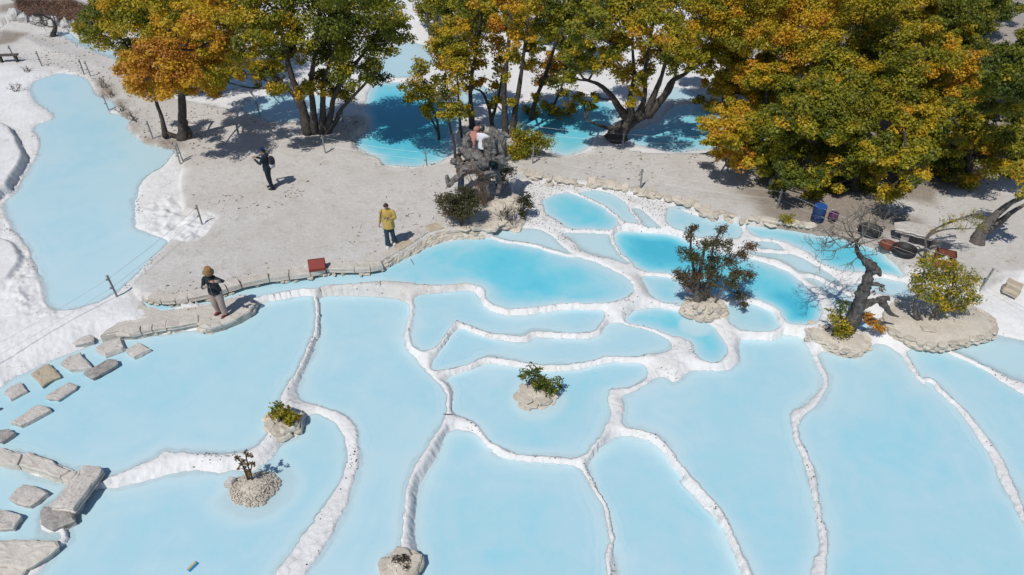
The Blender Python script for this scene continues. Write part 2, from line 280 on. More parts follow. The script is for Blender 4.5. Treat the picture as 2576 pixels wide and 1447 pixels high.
for name, L, D, sw, s in POOLS:
    sg = S[name]; m = sg < .0
    d = -sg[m]; X = x[m]; Y = y[m]
    e = np.maximum(d + .10 * fbm(X, Y, 4, 1.7) * np.minimum(1, d / .1), 0); st = .17 * sstep(.0, .03, e) + .18 * sstep(.13, .17, e) + .2 * sstep(.28, .33, e) + .2 * sstep(.46, .56, e) + .25 * sstep(.7, 1.1, e)
    pf = 1 - np.exp(-d / (sw * (.42 if D < .5 else .7))); bl = sstep(-.35, .15, fbm(X + 7, Y, 3, .5)); pf = pf * (1 - bl) + st * bl if D < .5 else pf
    dep = D * pf * (1 + .32 * fbm(X, Y, 4, .55) + .16 * fbm(X, Y, 3, 2.2)) + .010 * fbm(X, Y, 3, 7) * np.minimum(1, d / .2)
    # thin lips of travertine stepping down from the shore
    e = d + .05 * fbm(X, Y, 3, 3.0)
    dep += .014 * (sstep(.10, .13, e) + sstep(.2, .23, e) + sstep(.34, .38, e)) * (1 - sstep(.4, .9, d)) * min(1, D / .2)
    if D < .5 and D > .15:
        gm = sstep(-.1, .3, fbm(X + 40, Y, 3, .6))
        for ge, gw in ((.13, .025), (.28, .028)): dep += .11 * gm * np.exp(-((d + .09 * fbm(X, Y + 30, 4, 2.2) - ge) / gw) ** 2)
    for u, v, r, ex in HOLES:
        hx, hy = unproj(u, v, L); q = np.exp(-(((X - hx) ** 2 + (Y - hy) ** 2) / (r * r)) ** 1.5); dep += ex * q * np.minimum(1, d / .5) * (1 + .25 * fbm(X, Y, 3, 1.1))
    for pn, u, v, r, lv in APRONS:
        if pn != name: continue
        hx, hy = unproj(u, v, L); rr = np.hypot(X - hx, (Y - hy)) / r + .12 * fbm(X, Y, 3, 1.6); q = sstep(1.2, .75, rr); dep = dep * (1 - q) + np.minimum(dep, lv * (.6 + .6 * np.clip(rr, 0, 1))) * q
    h[m] = L - np.maximum(dep, .0)
HG = h.reshape(GX.shape)
def hz(X, Y):
    """ground height at a world point"""
    Yc = min(max(Y, 4.6), 71); i = int(min(max(np.searchsorted(fr_, Yc) - 1, 0), NR - 2)); fr = (Yc - fr_[i]) / (fr_[i + 1] - fr_[i])
    def row(i):
        c = (X / halfw(ys[i]) + 1) / 2 * (NC - 1); j = int(min(max(c, 0), NC - 2)); fc = min(max(c - j, 0), 1)
        return HG[i, 6 + j] * (1 - fc) + HG[i, 7 + j] * fc
    return row(i) * (1 - fr) + row(i + 1) * fr
def at(u, v, z=None):
    """the ground point seen at a picture point"""
    if z is not None: a, b = unproj(u, v, z); return Vector((float(a), float(b), z))
    z = -.3
    for _ in range(8): a, b = unproj(u, v, z); z = .5 * z + .5 * hz(float(a), float(b))
    a, b = unproj(u, v, z); return Vector((float(a), float(b), hz(float(a), float(b))))
# masks that stay with the ground: beige limestone soil, brown earth with painted grove shade, leaf litter
n1 = fbm(x, y, 4, 1.1)
land = sstep(.35, -.25, sl_ + .35 * n1)
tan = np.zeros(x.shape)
for p in TAN_AND_SHADE:
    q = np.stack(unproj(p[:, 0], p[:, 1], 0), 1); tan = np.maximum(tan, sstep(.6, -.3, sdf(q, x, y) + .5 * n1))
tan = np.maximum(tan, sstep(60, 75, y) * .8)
AREA2 = px('D 790,718 1000,705 1180,712 1180,735 1050,755 900,745 800,742')
q = np.stack(unproj(AREA2[:, 0], AREA2[:, 1], -.45), 1); land = np.maximum(land, .75 * sstep(.3, -.1, sdf(q, x, y) + .15 * n1))
q = px('D -60,-40 330,10 340,150 220,190 130,172 -60,150'); q = np.stack(unproj(q[:, 0], q[:, 1], .1), 1); land = np.maximum(land, .8 * sstep(.9, -.6, sdf(q, x, y) + .8 * n1))
litter = np.zeros(x.shape)
for s_, v_ in (('D 1230,480 1330,455 1500,470 1700,520 1650,560 1560,585 1400,600 1290,590 1240,560', 1.), ('D 1560,560 1640,540 1680,560 1650,580', .6), ('D 1560,720 1640,800 1600,790', .8)):
    p = px(s_); q = np.stack(unproj(p[:, 0], p[:, 1], -.2), 1); litter = np.maximum(litter, v_ * sstep(.5, -.3, sdf(q, x, y)))
rim = np.where((smin > .01) & (smin < .22), 1., 0.) * (.06 + sstep(.1, .45, fbm(x + 30, y, 3, 1.1)))
litter = np.maximum(litter, rim * .55)
shore = np.clip(1 - np.abs(smin) / .5, 0, 1)
wet = (smin < 0).astype(float)

m, t, b = nmat('travertine'); P = gpos(t)
nA = noise(t, .9, 6, .62, P); nB = noise(t, 7, 5, .65, P); nC = noise(t, 38, 3, .7, P); nD = noise(t, 2.6, 5, .6, P, .6)
white = mix(t, ramp(t, nA, [(.32, (0, 0, 0)), (.68, (1, 1, 1))]), (.755, .752, .745), (.69, .685, .675))
white = mix(t, math_(t, 'MULTIPLY', ramp(t, nD, [(.54, (0, 0, 0)), (.7, (1, 1, 1))]), .5), white, (.60, .575, .53))
beige = mix(t, ramp(t, nA, [(.3, (0, 0, 0)), (.7, (1, 1, 1))]), (.575, .555, .525), (.52, .495, .46))
beige = mix(t, ramp(t, nB, [(.5, (0, 0, 0)), (.66, (1, 1, 1))]), beige, (.62, .605, .58))
beige = mix(t, math_(t, 'MULTIPLY', ramp(t, nD, [(.53, (0, 0, 0)), (.68, (1, 1, 1))]), .6), beige, (.43, .385, .33))
vo = nd(t, 'ShaderNodeTexVoronoi', feature='DISTANCE_TO_EDGE'); vo.inputs['Scale'].default_value = .55; vd = nd(t, 'ShaderNodeVectorMath', operation='ADD'); t.links.new(P, vd.inputs[0])
nv_ = nd(t, 'ShaderNodeTexNoise'); nv_.inputs['Scale'].default_value = 1.6; nv_.inputs['Detail'].default_value = 5; t.links.new(P, nv_.inputs['Vector']); t.links.new(nv_.outputs[1], vd.inputs[1]); t.links.new(vd.outputs[0], vo.inputs['Vector'])
crk = math_(t, 'MULTIPLY', ramp(t, vo.outputs['Distance'], [(.0, (1, 1, 1)), (.014, (0, 0, 0))]), ramp(t, nA, [(.42, (0, 0, 0)), (.6, (1, 1, 1))]))
white = mix(t, math_(t, 'MULTIPLY', crk, .55), white, (.36, .34, .31)); beige = mix(t, math_(t, 'MULTIPLY', crk, .35), beige, (.34, .30, .25))
big_ = noise(t, .32, 4, .6, P); beige = mix(t, math_(t, 'MULTIPLY', ramp(t, big_, [(.45, (0, 0, 0)), (.62, (1, 1, 1))]), .45), beige, (.47, .435, .385))
brown = mix(t, nB, (.12, .088, .06), (.30, .24, .175))  # earth colour, also painted in place of shade under the grove
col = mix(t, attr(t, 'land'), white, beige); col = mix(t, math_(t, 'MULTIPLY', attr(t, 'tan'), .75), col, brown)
spk = ramp(t, nC, [(.60, (0, 0, 0)), (.66, (1, 1, 1))])
col = mix(t, math_(t, 'MULTIPLY', math_(t, 'MULTIPLY', spk, attr(t, 'litter')), .35), col, (.17, .13, .10))
t.links.new(col, b.inputs['Base Color']); b.inputs['Roughness'].default_value = .85; b.inputs['Specular IOR Level'].default_value = .2
hh = math_(t, 'ADD', math_(t, 'MULTIPLY', nB, 1.0), math_(t, 'MULTIPLY', nC, .6)); bump(t, b, hh, .7, .035)
M_TRAV = m
idx = np.arange(x.size).reshape(GX.shape)
quads = np.stack([idx[:-1, :-1], idx[:-1, 1:], idx[1:, 1:], idx[1:, :-1]], -1).reshape(-1, 4)
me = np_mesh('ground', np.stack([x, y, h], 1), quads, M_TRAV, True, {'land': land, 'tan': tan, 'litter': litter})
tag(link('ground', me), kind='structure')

# ------------------------------------------------------------------ milky mineral water: more cloud in more depth
m, t, b = nmat('mineral_water'); P = gpos(t); dp = attr(t, 'depth')
cl = noise(t, .8, 5, .6, P, .8); fine = noise(t, 16, 5, .7, P, .4)
dm = math_(t, 'MULTIPLY', dp, math_(t, 'ADD', math_(t, 'MULTIPLY', cl, 1.1), .45))
op = math_(t, 'SUBTRACT', 1, math_(t, 'POWER', 2.718, math_(t, 'MULTIPLY', dm, -45.0)), True)
wc = ramp(t, math_(t, 'DIVIDE', dm, 1.6), [(0, (.60, .71, .735)), (.07, (.495, .665, .715)), (.15, (.39, .62, .70)), (.24, (.315, .605, .70)), (.38, (.215, .585, .69)), (.58, (.14, .555, .68)), (.9, (.075, .46, .61))])
sed = noise(t, 2.3, 6, .68, P, 1.2); big = noise(t, .22, 3, .5, P)
shal = math_(t, 'SUBTRACT', 1.0, math_(t, 'MULTIPLY', dm, 1.3), True)
wc = mix(t, math_(t, 'MULTIPLY', math_(t, 'MULTIPLY', ramp(t, sed, [(.42, (0, 0, 0)), (.68, (1, 1, 1))]), .48), shal), wc, (.50, .65, .70))
wc = mix(t, math_(t, 'MULTIPLY', math_(t, 'MULTIPLY', ramp(t, big, [(.4, (0, 0, 0)), (.7, (1, 1, 1))]), .45), shal), wc, (.37, .61, .665))
wc = mix(t, math_(t, 'MULTIPLY', math_(t, 'MULTIPLY', fine, .42), shal), wc, (.43, .645, .715))
df = nd(t, 'ShaderNodeBsdfDiffuse'); t.links.new(wc, df.inputs[0])
tr = nd(t, 'ShaderNodeBsdfTransparent'); tr.inputs[0].default_value = (.92, .975, .985, 1)
m1 = nd(t, 'ShaderNodeMixShader'); t.links.new(op, m1.inputs[0]); t.links.new(tr.outputs[0], m1.inputs[1]); t.links.new(df.outputs[0], m1.inputs[2])
gl = nd(t, 'ShaderNodeBsdfGlossy'); gl.inputs['Roughness'].default_value = .06
rip = noise(t, 16, 3, .5, P, .5); bp = nd(t, 'ShaderNodeBump'); bp.inputs['Strength'].default_value = .5; bp.inputs['Distance'].default_value = .01
t.links.new(rip, bp.inputs['Height']); t.links.new(bp.outputs[0], gl.inputs['Normal'])
fr = nd(t, 'ShaderNodeFresnel'); fr.inputs[0].default_value = 1.33; t.links.new(bp.outputs[0], fr.inputs['Normal'])
m2 = nd(t, 'ShaderNodeMixShader'); t.links.new(fr.outputs[0], m2.inputs[0]); t.links.new(m1.outputs[0], m2.inputs[1]); t.links.new(gl.outputs[0], m2.inputs[2])
t.links.new(m2.outputs[0], t.nodes['Material Output'].inputs['Surface']); t.nodes.remove(b)
M_WATER = m
hf = h
for name, L, D, sw, s in POOLS:
    sg = S[name].reshape(GX.shape)
    near = (sg[:-1, :-1] < .0) | (sg[1:, 1:] < .0) | (sg[:-1, 1:] < .0) | (sg[1:, :-1] < .0)
    qd = quads.reshape(GX.shape[0] - 1, GX.shape[1] - 1, 4)[near]
    # keep only cells where the water stands above the bed somewhere
    qd = qd[(hf[qd] < L + .004).any(1)]
    if not len(qd): continue
    # drop cells that lie in a lower neighbour
    ids, inv = np.unique(qd, return_inverse=True); V = np.stack([x[ids], y[ids], np.full(len(ids), L)], 1)
    other = np.full(len(ids), 99.)
    for n2, L2, *_ in POOLS:
        if n2 != name: other = np.minimum(other, S[n2][ids])
    bad = (S[name][ids] > other + .0) & (other < .02)
    qq = inv.reshape(-1, 4); qq = qq[~bad[qq].any(1)]
    me = np_mesh('pool_water', V, qq, M_WATER, True, {'depth': np.maximum(L - hf[ids], 0)})
    tag(link('pool_water', me), kind='structure')
# ------------------------------------------------------------------ mesh builder
rng = np.random.RandomState(11); random.seed(5)
class MB:
    def __init__(s): s.v = []; s.f = []
    def tube(s, pts, rad, n=7, sm=4, wob=0.0, cap=True):
        pts = np.asarray(pts, float)
        if len(pts) > 2 and sm > 1:
            rad = np.interp(np.linspace(0, len(pts) - 1, (len(pts) - 1) * sm + 1), range(len(pts)), rad if hasattr(rad, '__len__') else [rad] * len(pts)); pts = smooth_open(pts, sm)
        elif not hasattr(rad, '__len__'): rad = [rad] * len(pts)
        k0 = len(s.v); up = np.array([.13, .97, .21])
        for i, p in enumerate(pts):
            d = pts[min(i + 1, len(pts) - 1)] - pts[max(i - 1, 0)]; d = d / (np.linalg.norm(d) + 1e-9)
            if abs(d @ up) > .95: up = np.array([.9, .1, .4])
            a = np.cross(d, up); a /= np.linalg.norm(a); b = np.cross(d, a)
            for j in range(n):
                t = 2 * math.pi * j / n; r = rad[i] * (1 + (wob * (random.random() * 2 - 1) if wob else 0))
                s.v.append(p + a * r * math.cos(t) + b * r * math.sin(t))
        m = len(pts)
        for i in range(m - 1):
            for j in range(n):
                a = k0 + i * n + j; b = k0 + i * n + (j + 1) % n; s.f.append((a, b, b + n, a + n))
        if cap: s.f.append(tuple(range(k0 + n - 1, k0 - 1, -1))); s.f.append(tuple(range(k0 + (m - 1) * n, k0 + m * n)))
        return s
    def box(s, c, d, rz=0, tilt=None):
        k = len(s.v); q = Matrix.Rotation(rz, 3, 'Z')
        if tilt is not None: q = q @ tilt
        for a in (-1, 1):
            for b in (-1, 1):
                for e in (-1, 1): s.v.append(np.array(Vector(c) + q @ Vector((a * d[0] / 2, b * d[1] / 2, e * d[2] / 2))))
        for f in ((0, 1, 3, 2), (4, 6, 7, 5), (0, 4, 5, 1), (2, 3, 7, 6), (0, 2, 6, 4), (1, 5, 7, 3)): s.f.append(tuple(k + i for i in f))
        return s
    def loft(s, rings, cap=True):
        """rings of equal length lists of points"""
        k0 = len(s.v); n = len(rings[0])
        for r in rings: s.v.extend(np.array(p, float) for p in r)
        for i in range(len(rings) - 1):
            for j in range(n):
                a = k0 + i * n + j; b = k0 + i * n + (j + 1) % n; s.f.append((a, b, b + n, a + n))
        if cap: s.f.append(tuple(range(k0 + n - 1, k0 - 1, -1))); s.f.append(tuple(range(k0 + (len(rings) - 1) * n, k0 + len(rings) * n)))
        return s
    def build(s, name, mat, parent=None, smooth=False, off=None, loc=None):
        v = np.array(s.v)
        if off is not None: v = v - np.array(off)
        return mobj(name, v, s.f, mat, parent, smooth, loc)
def ray_at(u, v, Y):
    dx = (u - 1288) / F; dy = -(v - 723.5) / F
    X, Yd, Z = dx, CT + dy * ST, -ST + dy * CT; t = Y / Yd
    return np.array([X * t, Y, CAM_H + Z * t])
def ppm(p):
    """picture units per metre at a world point"""
    return F / (p[1] * CT + (CAM_H - p[2]) * ST)

# ------------------------------------------------------------------ foliage
m, t, b = nmat('autumn_leaves'); au = attr(t, 'autumn'); vr = attr(t, 'shade')
lc = ramp(t, au, [(0, (.05, .08, .014)), (.25, (.145, .165, .014)), (.45, (.31, .275, .016)), (.62, (.58, .385, .02)), (.8, (.58, .30, .022)), (1, (.40, .16, .03))])
hs = nd(t, 'ShaderNodeHueSaturation'); t.links.new(lc, hs.inputs['Color']); t.links.new(vr, hs.inputs['Value'])
t.links.new(hs.outputs[0], b.inputs['Base Color']); b.inputs['Roughness'].default_value = .5; b.inputs['Specular IOR Level'].default_value = .35
tl = nd(t, 'ShaderNodeBsdfTranslucent'); t.links.new(hs.outputs[0], tl.inputs[0]); mx = nd(t, 'ShaderNodeMixShader'); mx.inputs[0].default_value = .33
t.links.new(b.outputs[0], mx.inputs[1]); t.links.new(tl.outputs[0], mx.inputs[2]); t.links.new(mx.outputs[0], t.nodes['Material Output'].inputs['Surface'])
M_LEAF = m
M_BARK = rough_mat('bark', (.045, .038, .033), (.095, .082, .07), 9, .9, .9, .03)
M_DEAD = rough_mat('weathered_wood', (.13, .115, .105), (.32, .30, .285), 7, .9, 1, .06, (.045, .038, .034))
M_TWIG = plain('twig', (.12, .085, .06), .85, .2)
LEAVES = [0]
class Crown:
    def __init__(s): s.c = []; s.n = []; s.sz = []; s.au = []
    def clump(s, c, r, n, size, au, flat=.75, up=.5, spread=.1):
        d = rng.normal(size=(n, 3)); d /= np.linalg.norm(d, axis=1)[:, None]; rr = rng.rand(n) ** .45
        off = d * rr[:, None] * r; off[:, 2] *= flat
        s.c.append(np.asarray(c) + off)
        nn = d * .7 + rng.normal(size=(n, 3)) * .55 + np.array([0, 0, up]); s.n.append(nn)
        s.sz.append(size * (.7 + .6 * rng.rand(n))); s.au.append(np.clip(au + rng.normal(size=n) * spread, 0, 1))
    def build(s, name, parent, off, ratio=.5, mat=None):
        c = np.vstack(s.c) - np.array(off); n = np.vstack(s.n); n /= np.linalg.norm(n, axis=1)[:, None]; sz = np.concatenate(s.sz)[:, None]; au = np.concatenate(s.au)
        a = np.cross(n, rng.normal(size=n.shape)); a /= np.linalg.norm(a, axis=1)[:, None] + 1e-9; bb = np.cross(n, a)
        k = len(c); LEAVES[0] += k
        big = k > 6000; nv = 3 if big else 4
        v = np.stack([c - a * sz * .5, c + a * sz * .5 - bb * sz * ratio * .55, c + a * sz * .42 + bb * sz * ratio * .6 + n * sz * .06] if big else [c - a * sz * .5, c - bb * sz * ratio * .5 + n * sz * .06, c + a * sz * .5, c + bb * sz * ratio * .5 + n * sz * .06], 1).reshape(-1, 3)
        q = np.arange(nv * k).reshape(-1, nv); sh = .85 + .3 * rng.rand(k)
        me = np_mesh(name, v, q, mat or M_LEAF, False, {'autumn': np.repeat(au, nv), 'shade': np.repeat(sh, nv)})
        return link(name, me, parent)
GA = 'autumn trees round the pools'; GF = 'trees of the grove above the path'
def tree(name, label, cat, base, trunks, blobs, group=None, rad=.16, leaf=.11, dens=1.0, sub=None, dz=0, limb=.05, crown_name='crown', depth=.9, ratio=.7, mat=None, bark=None, lrad=None):
    """base: picture point of the foot; trunks: lists of picture points (u,v[,metres farther]) ; blobs: (u,v,radius,autumn[,metres farther]) as seen, built at the tree's own distance"""
    B = base.copy() if isinstance(base, Vector) else at(*base); B.z += dz; fx = isinstance(base, Vector); o = empty(name, B, 0, label, cat, group); mb = MB(); tp = []
    for tr in trunks:
        r0 = rad
        if isinstance(tr[0], (int, float)): r0 = tr[0]; tr = tr[1:]
        P = [ray_at(q[0], q[1], B.y + (q[2] if len(q) > 2 else 0)) for q in tr]
        if fx: P[0] = np.array(B) + np.array([(tr[0][0] - trunks[0][-len(trunks[0]) + (1 if isinstance(trunks[0][0], (int, float)) else 0)][0]) / ppm(B), 0, -.06])
        elif math.hypot(tr[0][0] - base[0], tr[0][1] - base[1]) < 14:
            g = at(tr[0][0], tr[0][1]); P[0] = np.array([g.x, g.y, g.z + dz - .08])
        n = len(P); rr = [r0 * (1.3 if i == 0 else 1) * .72 * (1 - .78 * i / max(n - 1, 1)) + .012 for i in range(n)]
        mb.tube(P, rr, 8, 5, .12); tp.extend(smooth_open(np.array(P), 5)[3:])
    tp = np.array(tp) if len(tp) else np.array([np.array(B)])
    cr = Crown()
    if rad >= .16 and blobs and group == GF:
        ma = float(np.mean([b_[3] for b_ in blobs])); blobs = list(blobs)
        for tr in trunks:
            q = [a_ for a_ in tr if not isinstance(a_, (int, float))]
            for i in range(max(1, len(q) // 2), len(q)):
                if q[i][1] < base[1] - 95: blobs += [(q[i][0] + rng.uniform(-8, 8), q[i][1] + 6, 27, ma, -.35), ((q[i][0] + q[i - 1][0]) / 2, (q[i][1] + q[i - 1][1]) / 2, 24, ma, -.35)]
    for bl in blobs:
        u, v, rp, au = bl[:4]; dy = bl[4] if len(bl) > 4 else rng.uniform(-1.25, .75) * (min(rp / 15, 3.4) if rad >= .16 else rp / 60)
        c = ray_at(u, v, B.y + dy); s_ = ppm(c); r = rp / s_ * (1.22 if rp > 25 else 1.05) * (1.45 if rad < .09 else 1.0)
        c[2] = max(c[2], B.z + r * .5)
        # limb
        j = np.argmin(((tp - c) ** 2).sum(1) + np.where(tp[:, 2] > c[2], 4, 0)); q0 = tp[j]; mid = (q0 + c) / 2 + np.array([0, 0, -.12 * np.linalg.norm(c - q0)]) * .6 + rng.normal(size=3) * .06 * r
        mb.tube([q0, mid, c], [limb * (1 + r * .25), limb * .8, limb * .45], 5, 4)
        ns = sub or int(np.clip(8 + 10 * r, 9, 26)); n_l = int(dens * ((1650 if group == GF else 1200) if rad >= .09 else 850) * (r ** 2) / (leaf / .13) ** 2 / ns * 1.25) + 6
        for k in range(ns):
            d = rng.normal(size=3); d /= np.linalg.norm(d); p = c + d * r * ((.35 + .55 * rng.rand()) if r > .55 else (.2 + .7 * rng.rand())) * np.array([1, depth, .85])
            cr.clump(p, r * (rng.uniform(.3, .48) if r > .55 else rng.uniform(.5, .85)), n_l, leaf, np.clip(au + rng.normal() * .13, .03, .97), .62, .55, .035)
            if k % 2 == 0: mb.tube([c - (c - q0) * .1, (c + p) / 2 + rng.normal(size=3) * .08 * r, p], [limb * .4, limb * .25, .007], 4, 3)
    mb.build('trunk' if rad > .06 else 'stem', bark or M_BARK, o, True, B)
    if blobs: cr.build(crown_name, o, B, ratio, mat)
    return o
tree('oak_tree', 'orange brown autumn tree with a thin second stem beside the long pale pool', 'tree', (461, 349),
     [(.30, (461, 349), (459, 300), (457, 240), (450, 170), (440, 110)), (.13, (417, 345), (408, 300), (393, 255), (382, 205), (375, 160)), (.2, (461, 349), (478, 335), (456, 300)), (.16, (455, 346), (430, 338), (417, 330))],
     [(430, 190, 62, .84), (350, 195, 46, .86), (330, 165, 34, .88), (510, 190, 50, .72), (400, 135, 60, .9), (470, 125, 52, .86), (375, 225, 30, .8), (545, 220, 28, .66), (460, 215, 34, .72), (530, 150, 34, .7), (410, 232, 22, .85), (330, 210, 20, .82), (430, 75, 46, .66), (385, 100, 36, .5), (480, 65, 46, .74), (520, 110, 38, .6), (320, 140, 24, .6), (300, 175, 18, .8), (440, 30, 44, .6), (545, 185, 26, .55)], GA, .3, .1)
tree('oak_tree', 'tall olive green tree behind the orange tree, its crown reaching over the sand', 'tree', (375, 215),
     [(.3, (375, 215), (370, 150), (365, 60), (380, -60)), (.18, (378, 213), (410, 120), (450, 20), (480, -60))],
     [(250, 70, 46, .36), (300, 105, 36, .38), (225, 55, 30, .38), (340, 45, 66, .36), (320, 0, 60, .4), (420, 50, 62, .42), (390, 95, 44, .35), (440, -10, 70, .45), (360, -60, 90, .4), (200, 70, 20, .42), (260, 25, 44, .36), (350, 130, 30, .36), (470, 90, 44, .55), (430, -80, 90, .4), (270, -20, 60, .4)], GA, .3, .1)
tree('oak_tree', 'rust tinged tree crown between the orange tree and the many stemmed tree', 'tree', (545, 235),
     [(.26, (545, 235), (540, 160), (530, 60), (530, -60))],
     [(540, 60, 54, .66), (510, 30, 50, .78), (490, 90, 34, .82), (570, 110, 44, .5), (545, 10, 60, .72), (560, 160, 34, .42), (520, 125, 34, .6), (580, 40, 44, .5), (550, -60, 80, .6), (500, -30, 60, .7)], GA, .26, .1)
tree('oak_tree', 'broad green and yellow tree on five dark stems behind the person in navy', 'tree', (805, 336),
     [(.3, (775, 335), (766, 290), (752, 240), (733, 190), (715, 110), (700, 20)), (.22, (791, 338), (788, 270), (782, 210), (795, 120), (810, 0)), (.2, (809, 336), (812, 280), (814, 220), (830, 160), (865, 50), (880, -40)),
      (.2, (819, 337), (832, 290), (842, 240), (880, 180), (935, 110)), (.16, (826, 330), (848, 300), (855, 280), (900, 230), (960, 170)), (.16, (780, 337), (745, 250), (700, 200), (660, 180))],
     [(640, 85, 50, .38), (612, 140, 40, .42), (700, 60, 64, .32), (790, 40, 74, .27), (880, 50, 70, .3), (955, 95, 54, .34), (680, 165, 44, .36), (700, 215, 26, .48), (640, 190, 30, .45), (885, 160, 58, .27), (950, 180, 38, .3),
      (745, 120, 50, .26), (820, 110, 56, .22), (835, 220, 30, .46), (800, 190, 30, .42), (770, 215, 26, .5), (1000, 80, 36, .36), (590, 185, 24, .5), (620, 30, 54, .4), (760, -50, 100, .35), (900, -40, 100, .32), (870, 235, 26, .42), (1010, 50, 24, .4), (750, 235, 18, .68), (960, 30, 54, .35), (660, -20, 80, .4), (560, 205, 16, .6)], GA, .26, .1, 1.0)
tree('young_oak', 'slender young tree with yellow green tufts on the near edge of the deep blue pool', 'tree', (1098, 404), [(.085, (1098, 404), (1104, 350), (1098, 300), (1083, 265), (1070, 230), (1058, 180)), (.05, (1104, 340), (1085, 300), (1062, 272), (1050, 250))],
     [(1058, 180, 20, .42), (1035, 215, 20, .46), (1060, 215, 22, .4), (1045, 240, 20, .55), (1082, 240, 20, .42), (1078, 265, 17, .46), (1090, 222, 15, .42), (1052, 160, 12, .44), (1030, 245, 10, .55), (1075, 285, 11, .5)], GA, .08, .105, 1.0, 8, limb=.014)
tree('young_oak', 'thin crooked young tree just behind the grey dead stump', 'tree', (1146, 400), [(.07, (1146, 400), (1142, 360), (1132, 320), (1124, 270), (1120, 210), (1125, 140))],
     [(1122, 292, 15, .44), (1108, 268, 18, .42), (1135, 262, 18, .45), (1120, 235, 18, .42), (1128, 200, 22, .46), (1105, 200, 14, .45), (1150, 282, 14, .42), (1135, 160, 20, .5), (1110, 165, 14, .46)], GA, .07, .105, .8, 7, limb=.012)
tree('young_oak', 'thin tree with a straight bare stem standing at the corner of the deep blue pool', 'tree', (1160, 345), [(.07, (1160, 345), (1156, 290), (1153, 240), (1150, 170), (1155, 90))],
     [(1160, 265, 16, .45), (1172, 285, 14, .42), (1150, 225, 18, .48), (1165, 195, 18, .45), (1140, 140, 26, .5), (1170, 150, 22, .5), (1150, 95, 28, .48)], GA, .07, .105, .8, 7, limb=.012)
tree('oak_tree', 'medium yellow leaved tree on a single dark trunk upon the mound behind the stump', 'tree', (1188, 322), [(.16, (1188, 322), (1184, 260), (1185, 200), (1200, 120), (1210, 30))],
     [(1110, 95, 38, .5), (1150, 70, 44, .46), (1190, 60, 44, .5), (1130, 140, 34, .5), (1175, 120, 40, .5), (1215, 30, 44, .36), (1180, 15, 44, .4), (1200, 160, 24, .52), (1100, 125, 26, .62), (1160, 175, 22, .5)], GA, .16, .1, 1.0)
tree('oak_tree', 'small tree with an arching orange leaved bough on the mound behind the stump', 'tree', (1240, 326), [(.11, (1240, 326), (1232, 280), (1215, 235), (1190, 222)), (.08, (1238, 300), (1252, 250), (1262, 190), (1255, 130))],
     [(1190, 212, 16, .7), (1215, 205, 18, .68), (1175, 222, 12, .72), (1245, 215, 20, .5), (1255, 180, 22, .52), (1240, 250, 14, .46), (1262, 150, 20, .6), (1230, 265, 12, .45), (1265, 255, 16, .45)], GA, .1, .11, .9, 8, limb=.018)
tree('oak_tree', 'tall golden crowned tree with twin trunks rising right behind the stump', 'tree', (1278, 344), [(.2, (1272, 344), (1270, 290), (1268, 220), (1276, 140), (1285, 50), (1280, -30)), (.19, (1286, 344), (1296, 280), (1308, 210), (1318, 130), (1330, 40))],
     [(1262, 60, 36, .68), (1295, 35, 40, .7), (1330, 60, 36, .66), (1300, 95, 38, .64), (1255, 110, 26, .6), (1345, 110, 32, .5), (1290, 140, 26, .5), (1320, 160, 20, .55), (1270, 5, 36, .66), (1325, 5, 40, .6), (1340, 155, 20, .5), (1285, 255, 14, .45), (1275, 195, 14, .48)], GA, .2, .1, 1.05)
tree('oak_tree', 'tree with an orange spray low on its left and green top beside the twin trunks', 'tree', (1334, 346), [(.17, (1334, 346), (1338, 290), (1352, 240), (1375, 180), (1400, 100), (1420, 20))],
     [(1375, 175, 30, .82), (1395, 150, 26, .78), (1360, 205, 18, .78), (1400, 100, 38, .34), (1430, 60, 44, .28), (1375, 60, 40, .36), (1440, 120, 38, .32), (1425, 170, 30, .36), (1400, 205, 22, .4), (1410, 10, 50, .25), (1350, 245, 14, .45)], GA, .17, .1)
tree('oak_tree', 'leaning tree whose yellow tufts hang over the shaded blue pool', 'tree', (1358, 340), [(.11, (1358, 340), (1372, 312), (1384, 285), (1402, 245), (1420, 200), (1440, 150)), (.06, (1366, 325), (1345, 305), (1325, 290)), (.06, (1380, 290), (1410, 285), (1440, 300))],
     [(1440, 318, 18, .58), (1428, 300, 18, .54), (1452, 300, 15, .6), (1400, 275, 22, .5), (1375, 268, 18, .5), (1345, 285, 18, .45), (1330, 275, 15, .5), (1440, 270, 22, .5), (1455, 240, 18, .55), (1420, 235, 20, .42), (1475, 130, 30, .4), (1325, 300, 13, .5)], GA, .1, .11, .9, 8, limb=.018)
